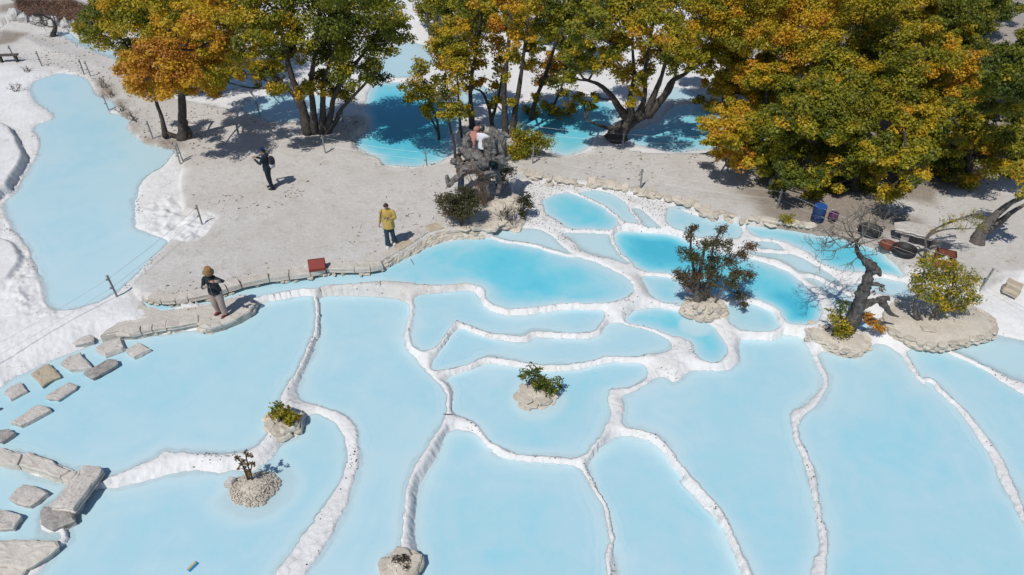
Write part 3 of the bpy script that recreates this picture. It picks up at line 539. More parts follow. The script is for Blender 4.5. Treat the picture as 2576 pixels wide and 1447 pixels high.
tree('big_oak', 'old wide tree with a massive leaning trunk and spreading limbs by the shaded blue pools', 'tree', (1548, 350),
     [(.62, (1548, 350), (1565, 325), (1590, 305), (1625, 292)), (.26, (1585, 308), (1560, 275), (1540, 245), (1510, 215), (1480, 203)), (.2, (1590, 300), (1585, 250), (1595, 190), (1590, 110)), (.22, (1622, 294), (1645, 240), (1665, 190), (1685, 110)),
      (.22, (1628, 290), (1668, 245), (1690, 205), (1725, 185), (1755, 160)), (.2, (1630, 292), (1655, 265), (1690, 220), (1705, 150)), (.13, (1560, 325), (1530, 322), (1500, 312), (1472, 300)), (.18, (1600, 300), (1620, 250), (1625, 170), (1640, 80))],
     [(1530, 105, 44, .5), (1590, 100, 46, .64), (1480, 60, 52, .32), (1555, 30, 60, .36), (1640, 60, 58, .48), (1700, 110, 46, .46), (1620, 165, 34, .64), (1570, 185, 26, .66), (1600, 225, 20, .6), (1590, 255, 17, .56), (1450, 140, 40, .36), (1430, 190, 26, .36),
      (1720, 55, 58, .5), (1640, -20, 80, .4), (1510, -20, 70, .34), (1486, 270, 15, .3), (1500, 243, 15, .32), (1470, 255, 12, .4), (1545, 150, 34, .5), (1660, 120, 40, .55), (1740, 145, 34, .42), (1500, 160, 30, .36), (1615, 200, 22, .5), (1690, 160, 26, .36), (1590, 20, 50, .42)], GA, .3, .1, 1.0)
FOREST = [
 ('golden fronted tree at the near left corner of the grove over the path', (1838, 418), [(.2, (1838, 418), (1832, 390), (1840, 340), (1850, 280))], [(1830, 330, 44, .56), (1875, 320, 46, .5), (1795, 350, 30, .64), (1845, 375, 36, .6), (1880, 430, 26, .66), (1860, 400, 26, .64), (1835, 280, 36, .5), (1775, 310, 22, .52), (1810, 385, 20, .6), (1890, 365, 36, .4), (1872, 452, 16, .66), (1920, 300, 40, .4)]),
 ('green tree with low boughs over the dark hollow beside the path', (1962, 478), [(.24, (1962, 478), (1960, 420), (1970, 340), (1985, 260))], [(1950, 400, 42, .27), (1990, 440, 38, .27), (1940, 345, 46, .3), (2010, 370, 46, .3), (1990, 290, 56, .33), (1935, 445, 26, .3), (2010, 485, 22, .36), (1960, 470, 22, .3), (2030, 310, 46, .3), (2035, 515, 20, .38)]),
 ('sparse gold brown tree over the turquoise water at the edge of the grove', (1821, 305), [(.14, (1821, 305), (1820, 260), (1825, 190), (1840, 110)), (.18, (1890, 310), (1885, 260), (1880, 200))], [(1830, 195, 40, .62), (1860, 235, 34, .64), (1795, 215, 28, .58), (1880, 175, 44, .58), (1785, 265, 20, .66), (1850, 270, 22, .66), (1900, 220, 30, .56), (1760, 250, 16, .4), (1900, 265, 22, .6)]),
 ('dark gold tree behind the sparse brown tree', (1880, 235), [(.26, (1880, 235), (1870, 150), (1850, 50), (1850, -60))], [(1800, 95, 56, .5), (1870, 80, 60, .55), (1820, 30, 56, .52), (1775, 150, 40, .48), (1850, 140, 44, .6), (1900, 20, 60, .55), (1780, -10, 70, .48), (1860, -50, 80, .5), (1740, 90, 40, .45)]),
 ('tree with an orange gold top in the middle of the grove', (1985, 240), [(.26, (1985, 240), (1985, 150), (1980, 50), (1985, -50))], [(1980, 120, 60, .6), (2050, 85, 54, .64), (1940, 60, 56, .58), (1990, 185, 44, .45), (2010, 30, 60, .58), (1930, 150, 36, .62), (2040, 140, 44, .55), (1960, -30, 70, .5), (2060, 20, 50, .5)]),
 ('full olive tree at the heart of the grove', (2070, 400), [(.28, (2070, 400), (2075, 320), (2085, 220), (2090, 120))], [(2075, 260, 60, .32), (2120, 325, 54, .33), (2055, 330, 46, .3), (2145, 235, 56, .38), (2045, 215, 46, .42), (2100, 180, 54, .36), (2030, 270, 34, .3), (2160, 300, 40, .34), (2085, 380, 40, .3)]),
 ('low dark green tree whose boughs hang above the blue barrel', (2150, 478), [(.22, (2150, 478), (2148, 440), (2150, 380), (2160, 310))], [(2110, 420, 40, .32), (2160, 395, 46, .36), (2195, 440, 38, .42), (2090, 465, 32, .28), (2045, 490, 20, .36), (2130, 475, 30, .3), (2060, 440, 26, .28), (2070, 505, 24, .3), (2040, 465, 28, .3), (2200, 380, 40, .36), (2180, 480, 24, .4), (2015, 520, 14, .44)]),
 ('yellow green tree hanging low over the stone table', (2290, 470), [(.24, (2290, 470), (2285, 430), (2280, 370), (2275, 300))], [(2250, 375, 54, .36), (2310, 405, 48, .42), (2275, 455, 36, .45), (2235, 485, 28, .48), (2335, 465, 30, .46), (2250, 530, 18, .46), (2240, 430, 36, .4), (2350, 400, 36, .4), (2265, 500, 22, .5), (2300, 340, 46, .36)]),
 ('tree with a rust gold crown on the right of the grove', (2330, 300), [(.28, (2330, 300), (2335, 240), (2340, 160), (2345, 60))], [(2255, 260, 54, .36), (2320, 205, 58, .4), (2330, 290, 48, .36), (2395, 250, 46, .55), (2430, 180, 48, .72), (2225, 235, 46, .4), (2290, 240, 44, .42), (2240, 310, 44, .4), (2210, 330, 36, .36), (2370, 160, 50, .46), (2280, 170, 50, .36), (2400, 310, 40, .48), (2440, 240, 36, .7)]),
 ('broad olive tree high in the middle of the grove', (2200, 190), [(.28, (2200, 190), (2200, 120), (2205, 40), (2200, -50))], [(2180, 120, 56, .33), (2250, 90, 58, .38), (2150, 60, 54, .4), (2230, 165, 46, .36), (2200, 30, 60, .4), (2120, 120, 40, .44), (2270, 30, 56, .42), (2190, 270, 46, .4), (2140, 180, 44, .42), (2250, 220, 40, .36), (2190, -40, 80, .4)]),
 ('tree with an orange flank near the far right top of the grove', (2360, 130), [(.26, (2360, 130), (2355, 60), (2345, -20))], [(2330, 70, 50, .4), (2395, 105, 46, .68), (2300, 20, 50, .52), (2375, 50, 44, .55), (2330, -20, 60, .5), (2420, 60, 34, .3)]),
 ('olive tree with yellow lower boughs over the sandy path on the right', (2432, 432), [(.22, (2432, 432), (2435, 390), (2440, 330), (2440, 270))], [(2420, 345, 48, .4), (2350, 310, 44, .42, -.8), (2390, 290, 44, .44, -.8), (2310, 300, 42, .4, -.8), (2330, 350, 40, .42, -.8), (2380, 420, 36, .42, -.6), (2460, 395, 42, .46), (2395, 425, 34, .42), (2470, 300, 44, .36), (2440, 455, 26, .5), (2385, 365, 34, .38), (2490, 350, 36, .4), (2410, 470, 18, .48), (2500, 420, 28, .46)]),
 ('deep green tree above the path at the picture edge', (2585, 440), [(.26, (2585, 440), (2575, 380), (2565, 300), (2560, 200))], [(2535, 345, 54, .32), (2560, 425, 38, .48), (2525, 250, 58, .22), (2600, 300, 70, .3), (2550, 475, 26, .55), (2520, 170, 54, .2), (2590, 200, 70, .2), (2600, 380, 50, .4), (2500, 210, 36, .3)]),
 ('dark green tree alone on the brown bank beyond the grove', (2490, 78), [(.2, (2490, 78), (2490, 30), (2490, -30))], [(2465, 20, 34, .08), (2510, 25, 36, .1), (2490, -10, 44, .12), (2540, 0, 36, .2), (2440, 0, 30, .14)]),
 ('golden tree along the top of the grove', (2090, 110), [(.26, (2090, 110), (2090, 40), (2085, -40))], [(2100, 15, 56, .52), (2030, 0, 54, .55), (2150, 0, 54, .46), (2080, -40, 70, .5), (2070, 55, 40, .56)]),
]
FOREST += [
 ('dull green tree in the top right corner before the brown bank', (2450, 170), [(.22, (2450, 170), (2450, 110), (2450, 30))], [(2430, 110, 46, .22), (2480, 120, 40, .18), (2455, 60, 46, .26), (2410, 60, 36, .3), (2500, 160, 40, .2), (2465, 190, 36, .24), (2420, 20, 50, .26)]),
 ('dark green tree at the right edge high above the path', (2600, 260), [(.24, (2600, 260), (2590, 180), (2580, 90))], [(2570, 140, 44, .18), (2540, 190, 40, .16), (2600, 100, 46, .2), (2610, 190, 50, .2), (2530, 130, 26, .2)]),
 ('olive tree filling the gap between the orange flank and the rust gold crown', (2400, 230), [(.22, (2400, 230), (2400, 160), (2400, 90))], [(2395, 150, 44, .5), (2440, 140, 40, .5), (2360, 190, 40, .4), (2420, 200, 40, .55), (2470, 230, 36, .35)]),
 ('golden olive tree between the dark gold tree and the orange gold top', (1930, 300), [(.22, (1930, 300), (1930, 220), (1930, 150))], [(1925, 230, 44, .5), (1960, 250, 44, .42), (1900, 190, 40, .55), (1950, 190, 40, .52), (1990, 230, 40, .36)]),
]
for lb, bs, tr, bl in FOREST:
    bl = [(a[0], a[1], a[2], min(.95, a[3] * 1.02 + .01)) for a in bl]
    tree('oak_tree', lb, 'tree', bs, tr, bl, GF, .26, .1, 1.0)
tree('oak_tree', 'distant green tree on two stems standing on white ground beyond the pale pool', 'tree', (1090, 88), [(.2, (1085, 88), (1078, 60), (1070, 10)), (.2, (1096, 88), (1098, 50), (1110, 0))], [(1100, 22, 34, .3), (1070, 35, 28, .32), (1135, 30, 32, .38), (1160, 55, 26, .42), (1090, -20, 50, .3), (1140, -10, 40, .3)], GA, .2, .1)
tree('oak_tree', 'dark green tree behind the golden crown of the twin trunks', 'tree', (1432, 150), [(.24, (1432, 150), (1435, 80), (1430, -20))], [(1430, 5, 54, .14), (1385, 25, 40, .2), (1455, 60, 40, .16), (1400, 70, 36, .18), (1480, 0, 50, .2), (1350, -10, 46, .25)], GA, .24, .1)
tree('oak_tree', 'slim dark tree at the top beyond the yellow leaved tree', 'tree', (1240, 70), [(.14, (1240, 70), (1243, 30), (1240, -30)), (.1, (1212, 72), (1208, 30), (1212, -20))], [(1240, -15, 36, .25), (1205, -10, 30, .3), (1270, -20, 36, .3), (1330, -30, 40, .2), (1180, -10, 34, .3)], GA, .14, .1)
print('LEAVES', LEAVES[0])
# ------------------------------------------------------------------ stones
TILE['L'] = (0, 849, .1521); TILE['M'] = (1069.2, 283.0, .2173)
M_SLAB = rough_mat('limestone_slab', (.56, .52, .46), (.47, .43, .375), 3.5, .9, .7, .02, (.62, .59, .54), .07)
M_GREYSLAB = rough_mat('grey_weathered_slab', (.57, .53, .485), (.46, .425, .385), 3.5, .9, .9, .025, (.30, .275, .25), .06)
M_DARKSLAB = rough_mat('dark_weathered_slab', (.42, .395, .37), (.23, .21, .195), 5, .9, .9, .025, (.42, .39, .35), .05)
M_OCHRE = rough_mat('ochre_slab', (.47, .40, .30), (.41, .34, .25), 3.5, .9, .8, .02, (.33, .29, .24), .05)
M_FLAKE = rough_mat('pale_flake_stone', (.60, .545, .46), (.48, .42, .34), 6, .9, .7, .015, (.68, .64, .57), .16)
M_WHITESTONE = rough_mat('white_boulder', (.60, .585, .56), (.47, .455, .43), 2, .9, .9, .05, (.32, .30, .28), .1)
M_SOIL = rough_mat('pale_soil', (.59, .535, .45), (.50, .445, .365), 4, .95, .9, .03, (.67, .62, .54))
def wpoly(s, z):
    p = px(s); return np.stack(unproj(p[:, 0], p[:, 1], z), 1)
def prism_mb(poly, zt, zb, jit=.014, strata=3, step=.12, tilt=(0, 0), chamf=.022):
    """irregular split stone with layered sides standing on an outline"""
    poly = np.asarray(poly, float); a2 = ((poly[:, 0] * np.roll(poly[:, 1], -1)) - (np.roll(poly[:, 0], -1) * poly[:, 1])).sum()
    if a2 < 0: poly = poly[::-1]
    c = poly.mean(0); o = []
    for p, q in zip(poly, np.roll(poly, -1, 0)):
        n = max(1, int(np.linalg.norm(q - p) / step)); o += [p + (q - p) * k / n for k in range(n)]
    o = np.array(o); n = len(o); o = o + rng.normal(size=o.shape) * jit * .6
    tg = np.roll(o, -1, 0) - np.roll(o, 1, 0); tg /= np.linalg.norm(tg, axis=1)[:, None] + 1e-9; nr = np.stack([tg[:, 1], -tg[:, 0]], 1)
    zz = lambda pts, z: [(p[0], p[1], z + (p[0] - c[0]) * tilt[0] + (p[1] - c[1]) * tilt[1]) for p in pts]
    rings = []
    for k in range(strata + 1):
        f = k / strata; off = rng.normal() * jit + (rng.rand(n) - .5) * jit * 1.6
        z = zb + (zt - chamf - zb) * f
        if 0 < k < strata: rings.append(zz(o + nr * (off[:, None] - .006), z - .008))
        rings.append(zz(o + nr * off[:, None] * (k > 0), z + (.0 if k == strata else .004)))
    zj = rng.normal(size=n) * .006
    rings.append([(a, b_, z + j) for (a, b_, z), j in zip(zz(o - nr * chamf * 1.1 + rng.normal(size=o.shape) * .006, zt), zj)])
    rings.append([(a, b_, z + j) for (a, b_, z), j in zip(zz(c + (o - c) * .55 + rng.normal(size=o.shape) * .01, zt + .004), rng.normal(size=n) * .007)])
    return MB().loft(rings)
def stone_thing(name, label, s, zt, zb, mat, group=None, cat='stone', **kw):
    q = wpoly(s, zt); c = q.mean(0); o = prism_mb(q, zt, zb, **kw).build(name, mat, None, False, (c[0], c[1], zb), (c[0], c[1], zb)); return tag(o, label, cat, group)
GS = 'stepping stones standing in the shallow pool'
STEP = [
 ('E 520,1115 560,1082 640,1060 665,1085 668,1106 600,1122 540,1135', -.36, M_GREYSLAB, 'low rounded grey stone on the white shore at the tip of the stone jetty', -.6),
 ('E 685,1160 745,1118 870,1085 897,1148 880,1160 758,1208', -.38, M_GREYSLAB, 'rough grey stepping stone close to the front of the stone jetty', -.75),
 ('E 902,1175 1000,1118 1085,1165 970,1222', -.40, M_GREYSLAB, 'clean cut square stepping stone, the one farthest out into the pool', -.75),
 ('L 995,410 1120,300 1320,240 1360,310 1540,490 1300,510 1170,525', -.40, M_GREYSLAB, 'large broad stepping stone with a ragged front and broken corner', -.75),
 ('L 1375,590 1560,480 1780,352 1920,370 1947,430 1760,540 1510,675', -.38, M_DARKSLAB, 'long dark stained stepping stone lying against the broad ragged one', -.75),
 ('L 510,590 740,450 800,435 985,640 850,690 695,800', -.42, M_OCHRE, 'yellowish square stepping stone with thick layered sides', -.75),
 ('L 65,920 180,790 330,735 455,880 170,1025', -.44, M_GREYSLAB, 'smooth grey stepping stone near the white shore, wedge shaped', -.75),
 ('L 740,985 960,840 1130,735 1265,800 1230,840 950,1025', -.42, M_GREYSLAB, 'oblong pale topped stepping stone below the yellowish square one', -.75),
 ('L 175,1390 400,1240 600,1110 740,1120 840,1190 560,1335 350,1445', -.40, M_GREYSLAB, 'longest oblong stepping stone with a rounded far end', -.75),
 ('I -60,400 65,385 112,412 65,450 10,485 -60,470', -.40, M_DARKSLAB, 'brown grey stepping stone cut by the picture edge above the laid slabs', -.75),
 ('L -150,1150 -10,1130 20,1160 -30,1200 -120,1220', -.44, M_GREYSLAB, 'small corner of a stepping stone at the very edge of the picture', -.75),
 ('I 55,890 160,785 300,820 340,850 215,945 100,918', -.48, M_GREYSLAB, 'pale topped thick block standing in the small shallow pool by the crosswise slab', -.85),
 ('I -60,1060 0,960 150,1000 160,1022 90,1110 -40,1115', -.48, M_GREYSLAB, 'block at the picture edge between the crosswise slab and the lowest slabs', -.85),
]
for s, zt, mt, lb, zb in STEP: stone_thing('stepping_stone', lb, s, zt + .07, zb, mt, GS, strata=4)
GP = 'flat slabs of the stone causeway'
for s, zt, mt, lb, zb in [
 ('I -60,508 20,520 160,568 130,648 0,632 -60,622', -.44, M_SLAB, 'cracked beige slab at the picture edge, first of the causeway', -.8),
 ('I 172,575 195,548 380,615 402,645 500,685 425,738 300,690 136,645', -.42, M_SLAB, 'large cracked beige slab in the middle of the causeway', -.8),
 ('I 432,735 505,688 560,690 520,760 490,785', -.46, M_SLAB, 'small beige slab tucked under the long crosswise slab', -.8),
 ('I 285,985 310,948 525,958 538,1050 372,1118 292,1078', -.50, M_DARKSLAB, 'dark topped eight sided slab at the near end of the crosswise slab', -.9),
 ('I -80,1205 0,1200 230,1195 400,1200 420,1240 290,1330 190,1395 60,1370 -80,1370', -.50, M_SLAB, 'broad beige slab in the bottom corner with a broken edge', -.9),
 ('I -80,1382 100,1378 188,1404 160,1460 -80,1490', -.54, M_SLAB, 'lowest beige slab under the broad broken one', -.9)]:
    stone_thing('causeway_slab', lb, s, zt + .07, zb, mt, GP, 'slab', strata=4)
stone_thing('crosswise_slab', 'long thick grey slab laid crosswise at the end of the causeway', 'I 360,940 480,790 600,645 720,650 742,680 690,760 530,965', -.22, -.40, M_GREYSLAB, GP, 'slab', strata=4)
mb = MB()
for s in ('I 640,700 735,700 640,860 560,850', 'I 420,940 540,975 540,1060 440,1080'):
    q = wpoly(s, -.5); p = prism_mb(q, -.41, -.9, .03, 4); k = len(mb.v); mb.v += p.v; mb.f += [tuple(i + k for i in f) for f in p.f]
c = np.array(mb.v).mean(0); tag(mb.build('support_rock', M_DARKSLAB, None, False, c, c), 'dark rocks propping up the long crosswise slab', 'rock')
# a handful of shared flake stones
def flake_mesh(seed):
    r = np.random.RandomState(seed); n = 8; a = np.sort(r.rand(n) * .5 + np.arange(n)) / n * 2 * math.pi; rad = .42 + .14 * r.rand(n)
    o = np.stack([np.cos(a) * rad, np.sin(a) * rad], 1); rings = [[(p[0] * k + r.normal() * .02, p[1] * k + r.normal() * .02, z + r.normal() * .05) for p in o] for k, z in ((.86, -.5), (1, -.2), (1.0, .22), (.84, .48))]
    q = MB().loft(rings); me = bpy.data.meshes.new('flake_stone'); me.from_pydata([tuple(p) for p in q.v], [], q.f); me.materials.append(M_FLAKE); me.update(); return me
FLAKES = [flake_mesh(i) for i in range(9)]
def flake(parent, p, rz, dims, tilt=(0, 0), name='stone', mat=None):
    o = bpy.data.objects.new(name, FLAKES[rng.randint(9)]); COL.objects.link(o); o.parent = parent; o.location = p; o.scale = dims; o.rotation_euler = (tilt[0], tilt[1], rz)
    if mat: o.material_slots[0].link = 'OBJECT'; o.material_slots[0].material = mat
    return o
# edging of the terrace: kerb stones in line, then the laid slabs and the dry stone wall below them
E0 = at(700, 690, 0); edging = empty('stone_kerb', E0, 0, 'line of long beige kerb stones edging the sandy terrace above the narrow channel', 'kerb')
JN = [(371, 747), (403, 757), (440, 756), (472, 752), (530, 741), (572, 727), (607, 716), (677, 701), (727, 695), (781, 688), (819, 677), (891, 678), (932, 676), (964, 669)]
for a, b in zip(JN[:-1], JN[1:]):
    A = np.array(unproj(*a, 0.0)); Bq = np.array(unproj(*b, 0.0)); d = Bq - A; L = np.linalg.norm(d); d /= L; nrm = np.array([-d[1], d[0]])
    A = A + d * .012; Bq = Bq - d * .012; w_ = rng.uniform(.3, .42); mid = (A + Bq) / 2 - nrm * rng.uniform(0, .03)
    prism_mb([A, mid, Bq, Bq + nrm * w_, A + nrm * w_], .022 + rng.rand() * .014, -.14, .006, 2, .3, (0, 0), .012).build('stone', M_SLAB, edging, False, E0)
for k in range(34):
    f = rng.rand() * (len(JN) - 1); i = int(f); u = JN[i][0] + (JN[i + 1][0] - JN[i][0]) * (f - i); v = JN[i][1] + (JN[i + 1][1] - JN[i][1]) * (f - i)
    X, Y = unproj(u, v + 7 + rng.rand() * 4, -.18); flake(edging, Vector((X, Y, -.18 - .06 * rng.rand())) - E0, rng.rand() * 6, (rng.uniform(.14, .3), rng.uniform(.1, .18), rng.uniform(.05, .09)))
W0 = at(1040, 600, 0); wall = empty('dry_stone_wall', W0, 0, 'curved dry stone wall topped with flat slabs below the person in yellow', 'wall')
for s, mt in (('G 228,510 300,468 345,452 385,490 278,545', M_GREYSLAB), ('G 332,452 402,402 440,458 396,480', M_SLAB), ('G 408,402 500,367 552,394 444,455', M_OCHRE), ('G 498,364 527,322 602,362 560,392', M_SLAB), ('G 532,320 562,298 662,322 604,360', M_GREYSLAB), ('G 632,275 712,250 772,290 668,320', M_OCHRE), ('G 775,290 850,278 905,282 900,300 780,310', M_SLAB)):
    prism_mb(wpoly(s, .04), .045, -.09, .01, 2, .16).build('slab', mt, wall, False, W0)
top = smooth_open(px('G 300,552 388,500 470,455 556,405 612,372 668,335 772,304 900,300 1000,325'), 8); bot = smooth_open(px('G 345,582 424,540 522,494 582,465 642,434 752,398 870,373 1000,372 1050,362'), 8)
for c_ in range(5):
    f = 0.02 * rng.rand()
    while f < 1:
        i = f * (len(top) - 1); j = int(i); tq = top[j] + (top[min(j + 1, len(top) - 1)] - top[j]) * (i - j); bq = bot[j] + (bot[min(j + 1, len(bot) - 1)] - bot[j]) * (i - j)
        g = (c_ + .5) / 5; z = -.08 - .20 * g; A = np.array(unproj(*tq, -.06)); Bq = np.array(unproj(*bq, -.29)); P = A + (Bq - A) * (g * .95); ln = rng.uniform(.2, .42)
        nx = top[min(j + 2, len(top) - 1)] - top[max(j - 2, 0)]; w1 = np.array(unproj(*(tq + nx * .01), 0)) - np.array(unproj(*tq, 0)); an = math.atan2(w1[1], w1[0])
        flake(wall, Vector((P[0], P[1], z + rng.normal() * .012)) - W0, an + rng.normal() * .12, (ln * 1.1, rng.uniform(.22, .32), rng.uniform(.085, .12)), (rng.normal() * .08, rng.normal() * .06))
        f += ln / 7.2
q0 = at(1235, 560); ledge = empty('rock_ledge', q0, 0, 'tumbled flat pale rocks piled under the bush beside the grey stump', 'rocks')
for k in range(70):
    u, v = (849 + .3477 * rng.uniform(850, 1320), 471.7 + .3477 * rng.uniform(195, 330)) if k > 20 else (849 + .3477 * rng.uniform(1100, 1310), 471.7 + .3477 * rng.uniform(60, 200))
    if v > 575: v = 575 - rng.rand() * 20
    p = at(u, v); sc = rng.uniform(.3, .7); p.z = max(p.z, -.3) + .06 * rng.rand(); flake(ledge, p - q0, rng.rand() * 6, (sc * 1.2, sc * .8, rng.uniform(.07, .15)), (rng.normal() * .1, rng.normal() * .1))
q0 = at(1650, 490); bank = empty('broken_bank', q0, 0, 'crumbling edge of flat pale stones along the sandy path above the white terraces', 'stone bank')
BK = smooth_open(px('D 1320,430 1372,449 1475,457 1544,468 1649,490 1730,507 1783,537 1852,556 1922,570 1984,580 2040,592'), 10)
for k in range(150):
    u, v = BK[rng.randint(len(BK))] + rng.normal(size=2) * np.array([6, 4.5]); p = at(u, v); sc = rng.uniform(.14, .46) ** 1.0
    p.z += .0; flake(bank, p - q0, rng.rand() * 6, (sc * 1.3, sc * .8, rng.uniform(.06, .13)), (rng.normal() * .12, rng.normal() * .12))
# jetty the person in the hat stands on
J = 'E 718,1075 762,1032 885,948 972,868 1010,850 1090,862 1165,887 1300,872 1500,845 1640,806 1782,777 1832,842 1800,892 1705,942 1600,985 1525,1005 1442,992 1430,967 1290,992 1100,1022 940,1057 840,1052'
jp = wpoly(J, -.2); jc = jp.mean(0); JT = Vector((jc[0], jc[1], -.6)); jet = empty('stone_jetty', JT, 0, 'broad low stone jetty carrying the person in the hat, beside the pool', 'jetty')
prism_mb(jp, -.21, -.7, .02, 4, .14).build('core', M_SLAB, jet, False, JT)
fr = px('E 838,1058 942,1064 1020,1046 1100,1030 1200,1012 1292,1000 1432,974 1444,996 1525,1012 1600,992 1705,948 1802,898 1836,846')
for a, b in zip(fr[:-1], fr[1:]):
    A = np.array(unproj(*a, -.19)); Bq = np.array(unproj(*b, -.19)); d = Bq - A; d /= np.linalg.norm(d); nrm = np.array([-d[1], d[0]]); w_ = rng.uniform(.28, .42)
    prism_mb([A + d * .01, Bq - d * .01, Bq + nrm * w_, A + nrm * w_], -.185 + rng.rand() * .02, -.31, .014, 2, .14).build('stone', M_SLAB, jet, False, JT)
for k in range(75):
    i = rng.randint(len(fr) - 1) if k < 40 else rng.randint(7, len(fr) - 1); t_ = rng.rand(); u, v = fr[i] + (fr[i + 1] - fr[i]) * t_; X, Y = unproj(u, v + 1, -.32); z = rng.uniform(-.5, -.33)
    flake(jet, Vector((X, Y, z)) - JT, rng.rand() * 6, (rng.uniform(.2, .4), rng.uniform(.16, .28), rng.uniform(.08, .13)))
# ------------------------------------------------------------------ planted islands
def island(name, label, cat, u, v, rx, ry, hgt, ring, top_r=.78, rot=0, zbase=None, soilmat=None, slab=1.0, pebbles=0, tilt=(0, 0)):
    B = at(u, v, zbase) if zbase is not None else at(u, v); o = empty(name, B, 0, label, cat); n = 28; rings = []
    def rp(r, a, z): 
        ca, sa = math.cos(a) * rx * r, math.sin(a) * ry * r; w_ = 1 + .06 * math.sin(3 * a + u) + .04 * math.sin(5 * a + v)
        X = (ca * math.cos(rot) - sa * math.sin(rot)) * w_; Y = (ca * math.sin(rot) + sa * math.cos(rot)) * w_; return np.array((X, Y, z + X * tilt[0] + Y * tilt[1]))
    for r, z in ((1.0, -.3), (.97, .0), (top_r + .1, hgt * .62), (top_r, hgt * .85), (top_r * .6, hgt), (.08, hgt * 1.03)):
        rings.append([rp(r * (1 + .03 * rng.normal()), 2 * math.pi * k / n, z + .012 * rng.normal()) for k in range(n)])
    MB().loft(rings).build('soil', soilmat or M_SOIL, o, True)
    for c_ in range(ring):
        f = (c_ + .5) / ring; r = 1.0 + (top_r + .06 - 1.0) * f; a = rng.rand()
        while a < 2 * math.pi + .3:
            ln = rng.uniform(.2, .36) * slab; p = rp(r + .01 * rng.normal(), a, hgt * .84 * f + .01 * rng.normal()); q = rp(r, a + .05, 0); an = math.atan2(q[1] - p[1], q[0] - p[0])
            flake(o, p, an + rng.normal() * .15, (ln * 1.1, rng.uniform(.15, .24) * slab, hgt / ring * rng.uniform(.85, 1.25)), (rng.normal() * .06, rng.normal() * .06)); a += ln * .92 / (r * (rx + ry) / 2)
    if pebbles:
        pb = MB()
        for k in range(pebbles):
            a = rng.rand() * 6.283; r = math.sqrt(rng.rand()) * .98; p = rp(r, a, hgt * (1.0 if r < top_r * .6 else 1 - .85 * ((r - top_r * .6) / (1 - top_r * .6)) ** 1.1)); s_ = rng.uniform(.012, .04) * slab
            j = len(pb.v); q = rng.normal(size=(6, 3)) * .25 + np.array([(1, 0, 0), (-1, 0, 0), (0, 1, 0), (0, -1, 0), (0, 0, .7), (0, 0, -.7)]); pb.v += [p + s_ * w_ for w_ in q]
            pb.f += [(j + a_, j + b_, j + c2) for a_, b_, c2 in ((0, 2, 4), (2, 1, 4), (1, 3, 4), (3, 0, 4), (2, 0, 5), (1, 2, 5), (3, 1, 5), (0, 3, 5))]
        p = pb.build('gravel', M_FLAKE, o); p['kind'] = 'stuff'
    return o, B
I1, b1 = island('rocky_islet', 'small rounded rock heap holding the yellow green shrub on the rim', 'islet', 716, 1072, .46, .42, .26, 2, .7, 0, -.59, None, 1.5, 60)
for a in range(9):
    t_ = a * .7 + rng.rand() * .3; flake(I1, (math.cos(t_) * .33, math.sin(t_) * .3, .15 + .06 * rng.rand()), rng.rand() * 6, (.36, .28, .2), (rng.normal() * .2, rng.normal() * .2), 'rock')
I2, b2 = island('gravel_islet', 'domed sandy gravel mound in the pool with a single sapling', 'islet', 640, 1232, .6, .5, .26, 0, .42, 0, -.63, None, .8, 1100)
prism_mb([(-.68, .05), (-.5, .04), (-.44, .2), (-.6, .24)], .2, -.1, .015, 2, .1).build('block', M_GREYSLAB, I2)
I3, b3 = island('flaky_islet', 'low flaky rock in the middle pool with a leafy green plant', 'islet', 1348, 1000, .48, .4, .26, 3, .62, .2, -.71, None, 1.5, 60)
I4, b4 = island('stacked_stone_islet', 'round heap of stacked pale stones under the sparse brown leaved tree', 'islet', 1768, 782, .68, .52, .36, 4, .62, -.15, -.49, None, 1.0, 160)
for a in range(22):
    t_ = rng.rand() * 6.28; r = .45 * math.sqrt(rng.rand()); flake(I4, (math.cos(t_) * r * 1.2, math.sin(t_) * r, .36), rng.rand() * 6, (rng.uniform(.14, .3), rng.uniform(.12, .24), .1), (rng.normal() * .2, rng.normal() * .2))
I5, b5 = island('round_stone_planter', 'round planter of stacked flat stones at the foot of the bare leaning tree', 'planter', 2104, 862, .86, .56, .34, 5, .9, -.35, -.69, None, .9, 160, (-.06, .05))
I6, b6 = island('wide_stone_planter', 'wide oval planter of pale soil edged with flat stones under the yellow green shrub', 'planter', 2352, 822, 1.62, 1.0, .3, 4, .93, .12, -.52, None, 1.0, 420)
prism_mb([(-.75, -.55), (-.35, -.62), (-.33, -.42), (-.72, -.36)], .36, .2, .012, 2, .1).build('block', M_FLAKE, I6)
prism_mb([(-1.5, -.42), (-1.05, -.72), (-.95, -.6), (-1.42, -.28)], .22, -.2, .012, 3, .1).build('slab', M_OCHRE, I6)
I7, b7 = island('bottom_rock', 'small pale rock capped with dry dark plants at the bottom edge of the picture', 'islet', 1006, 1432, .38, .36, .2, 2, .65, 0, -.66, None, 1.4, 40)
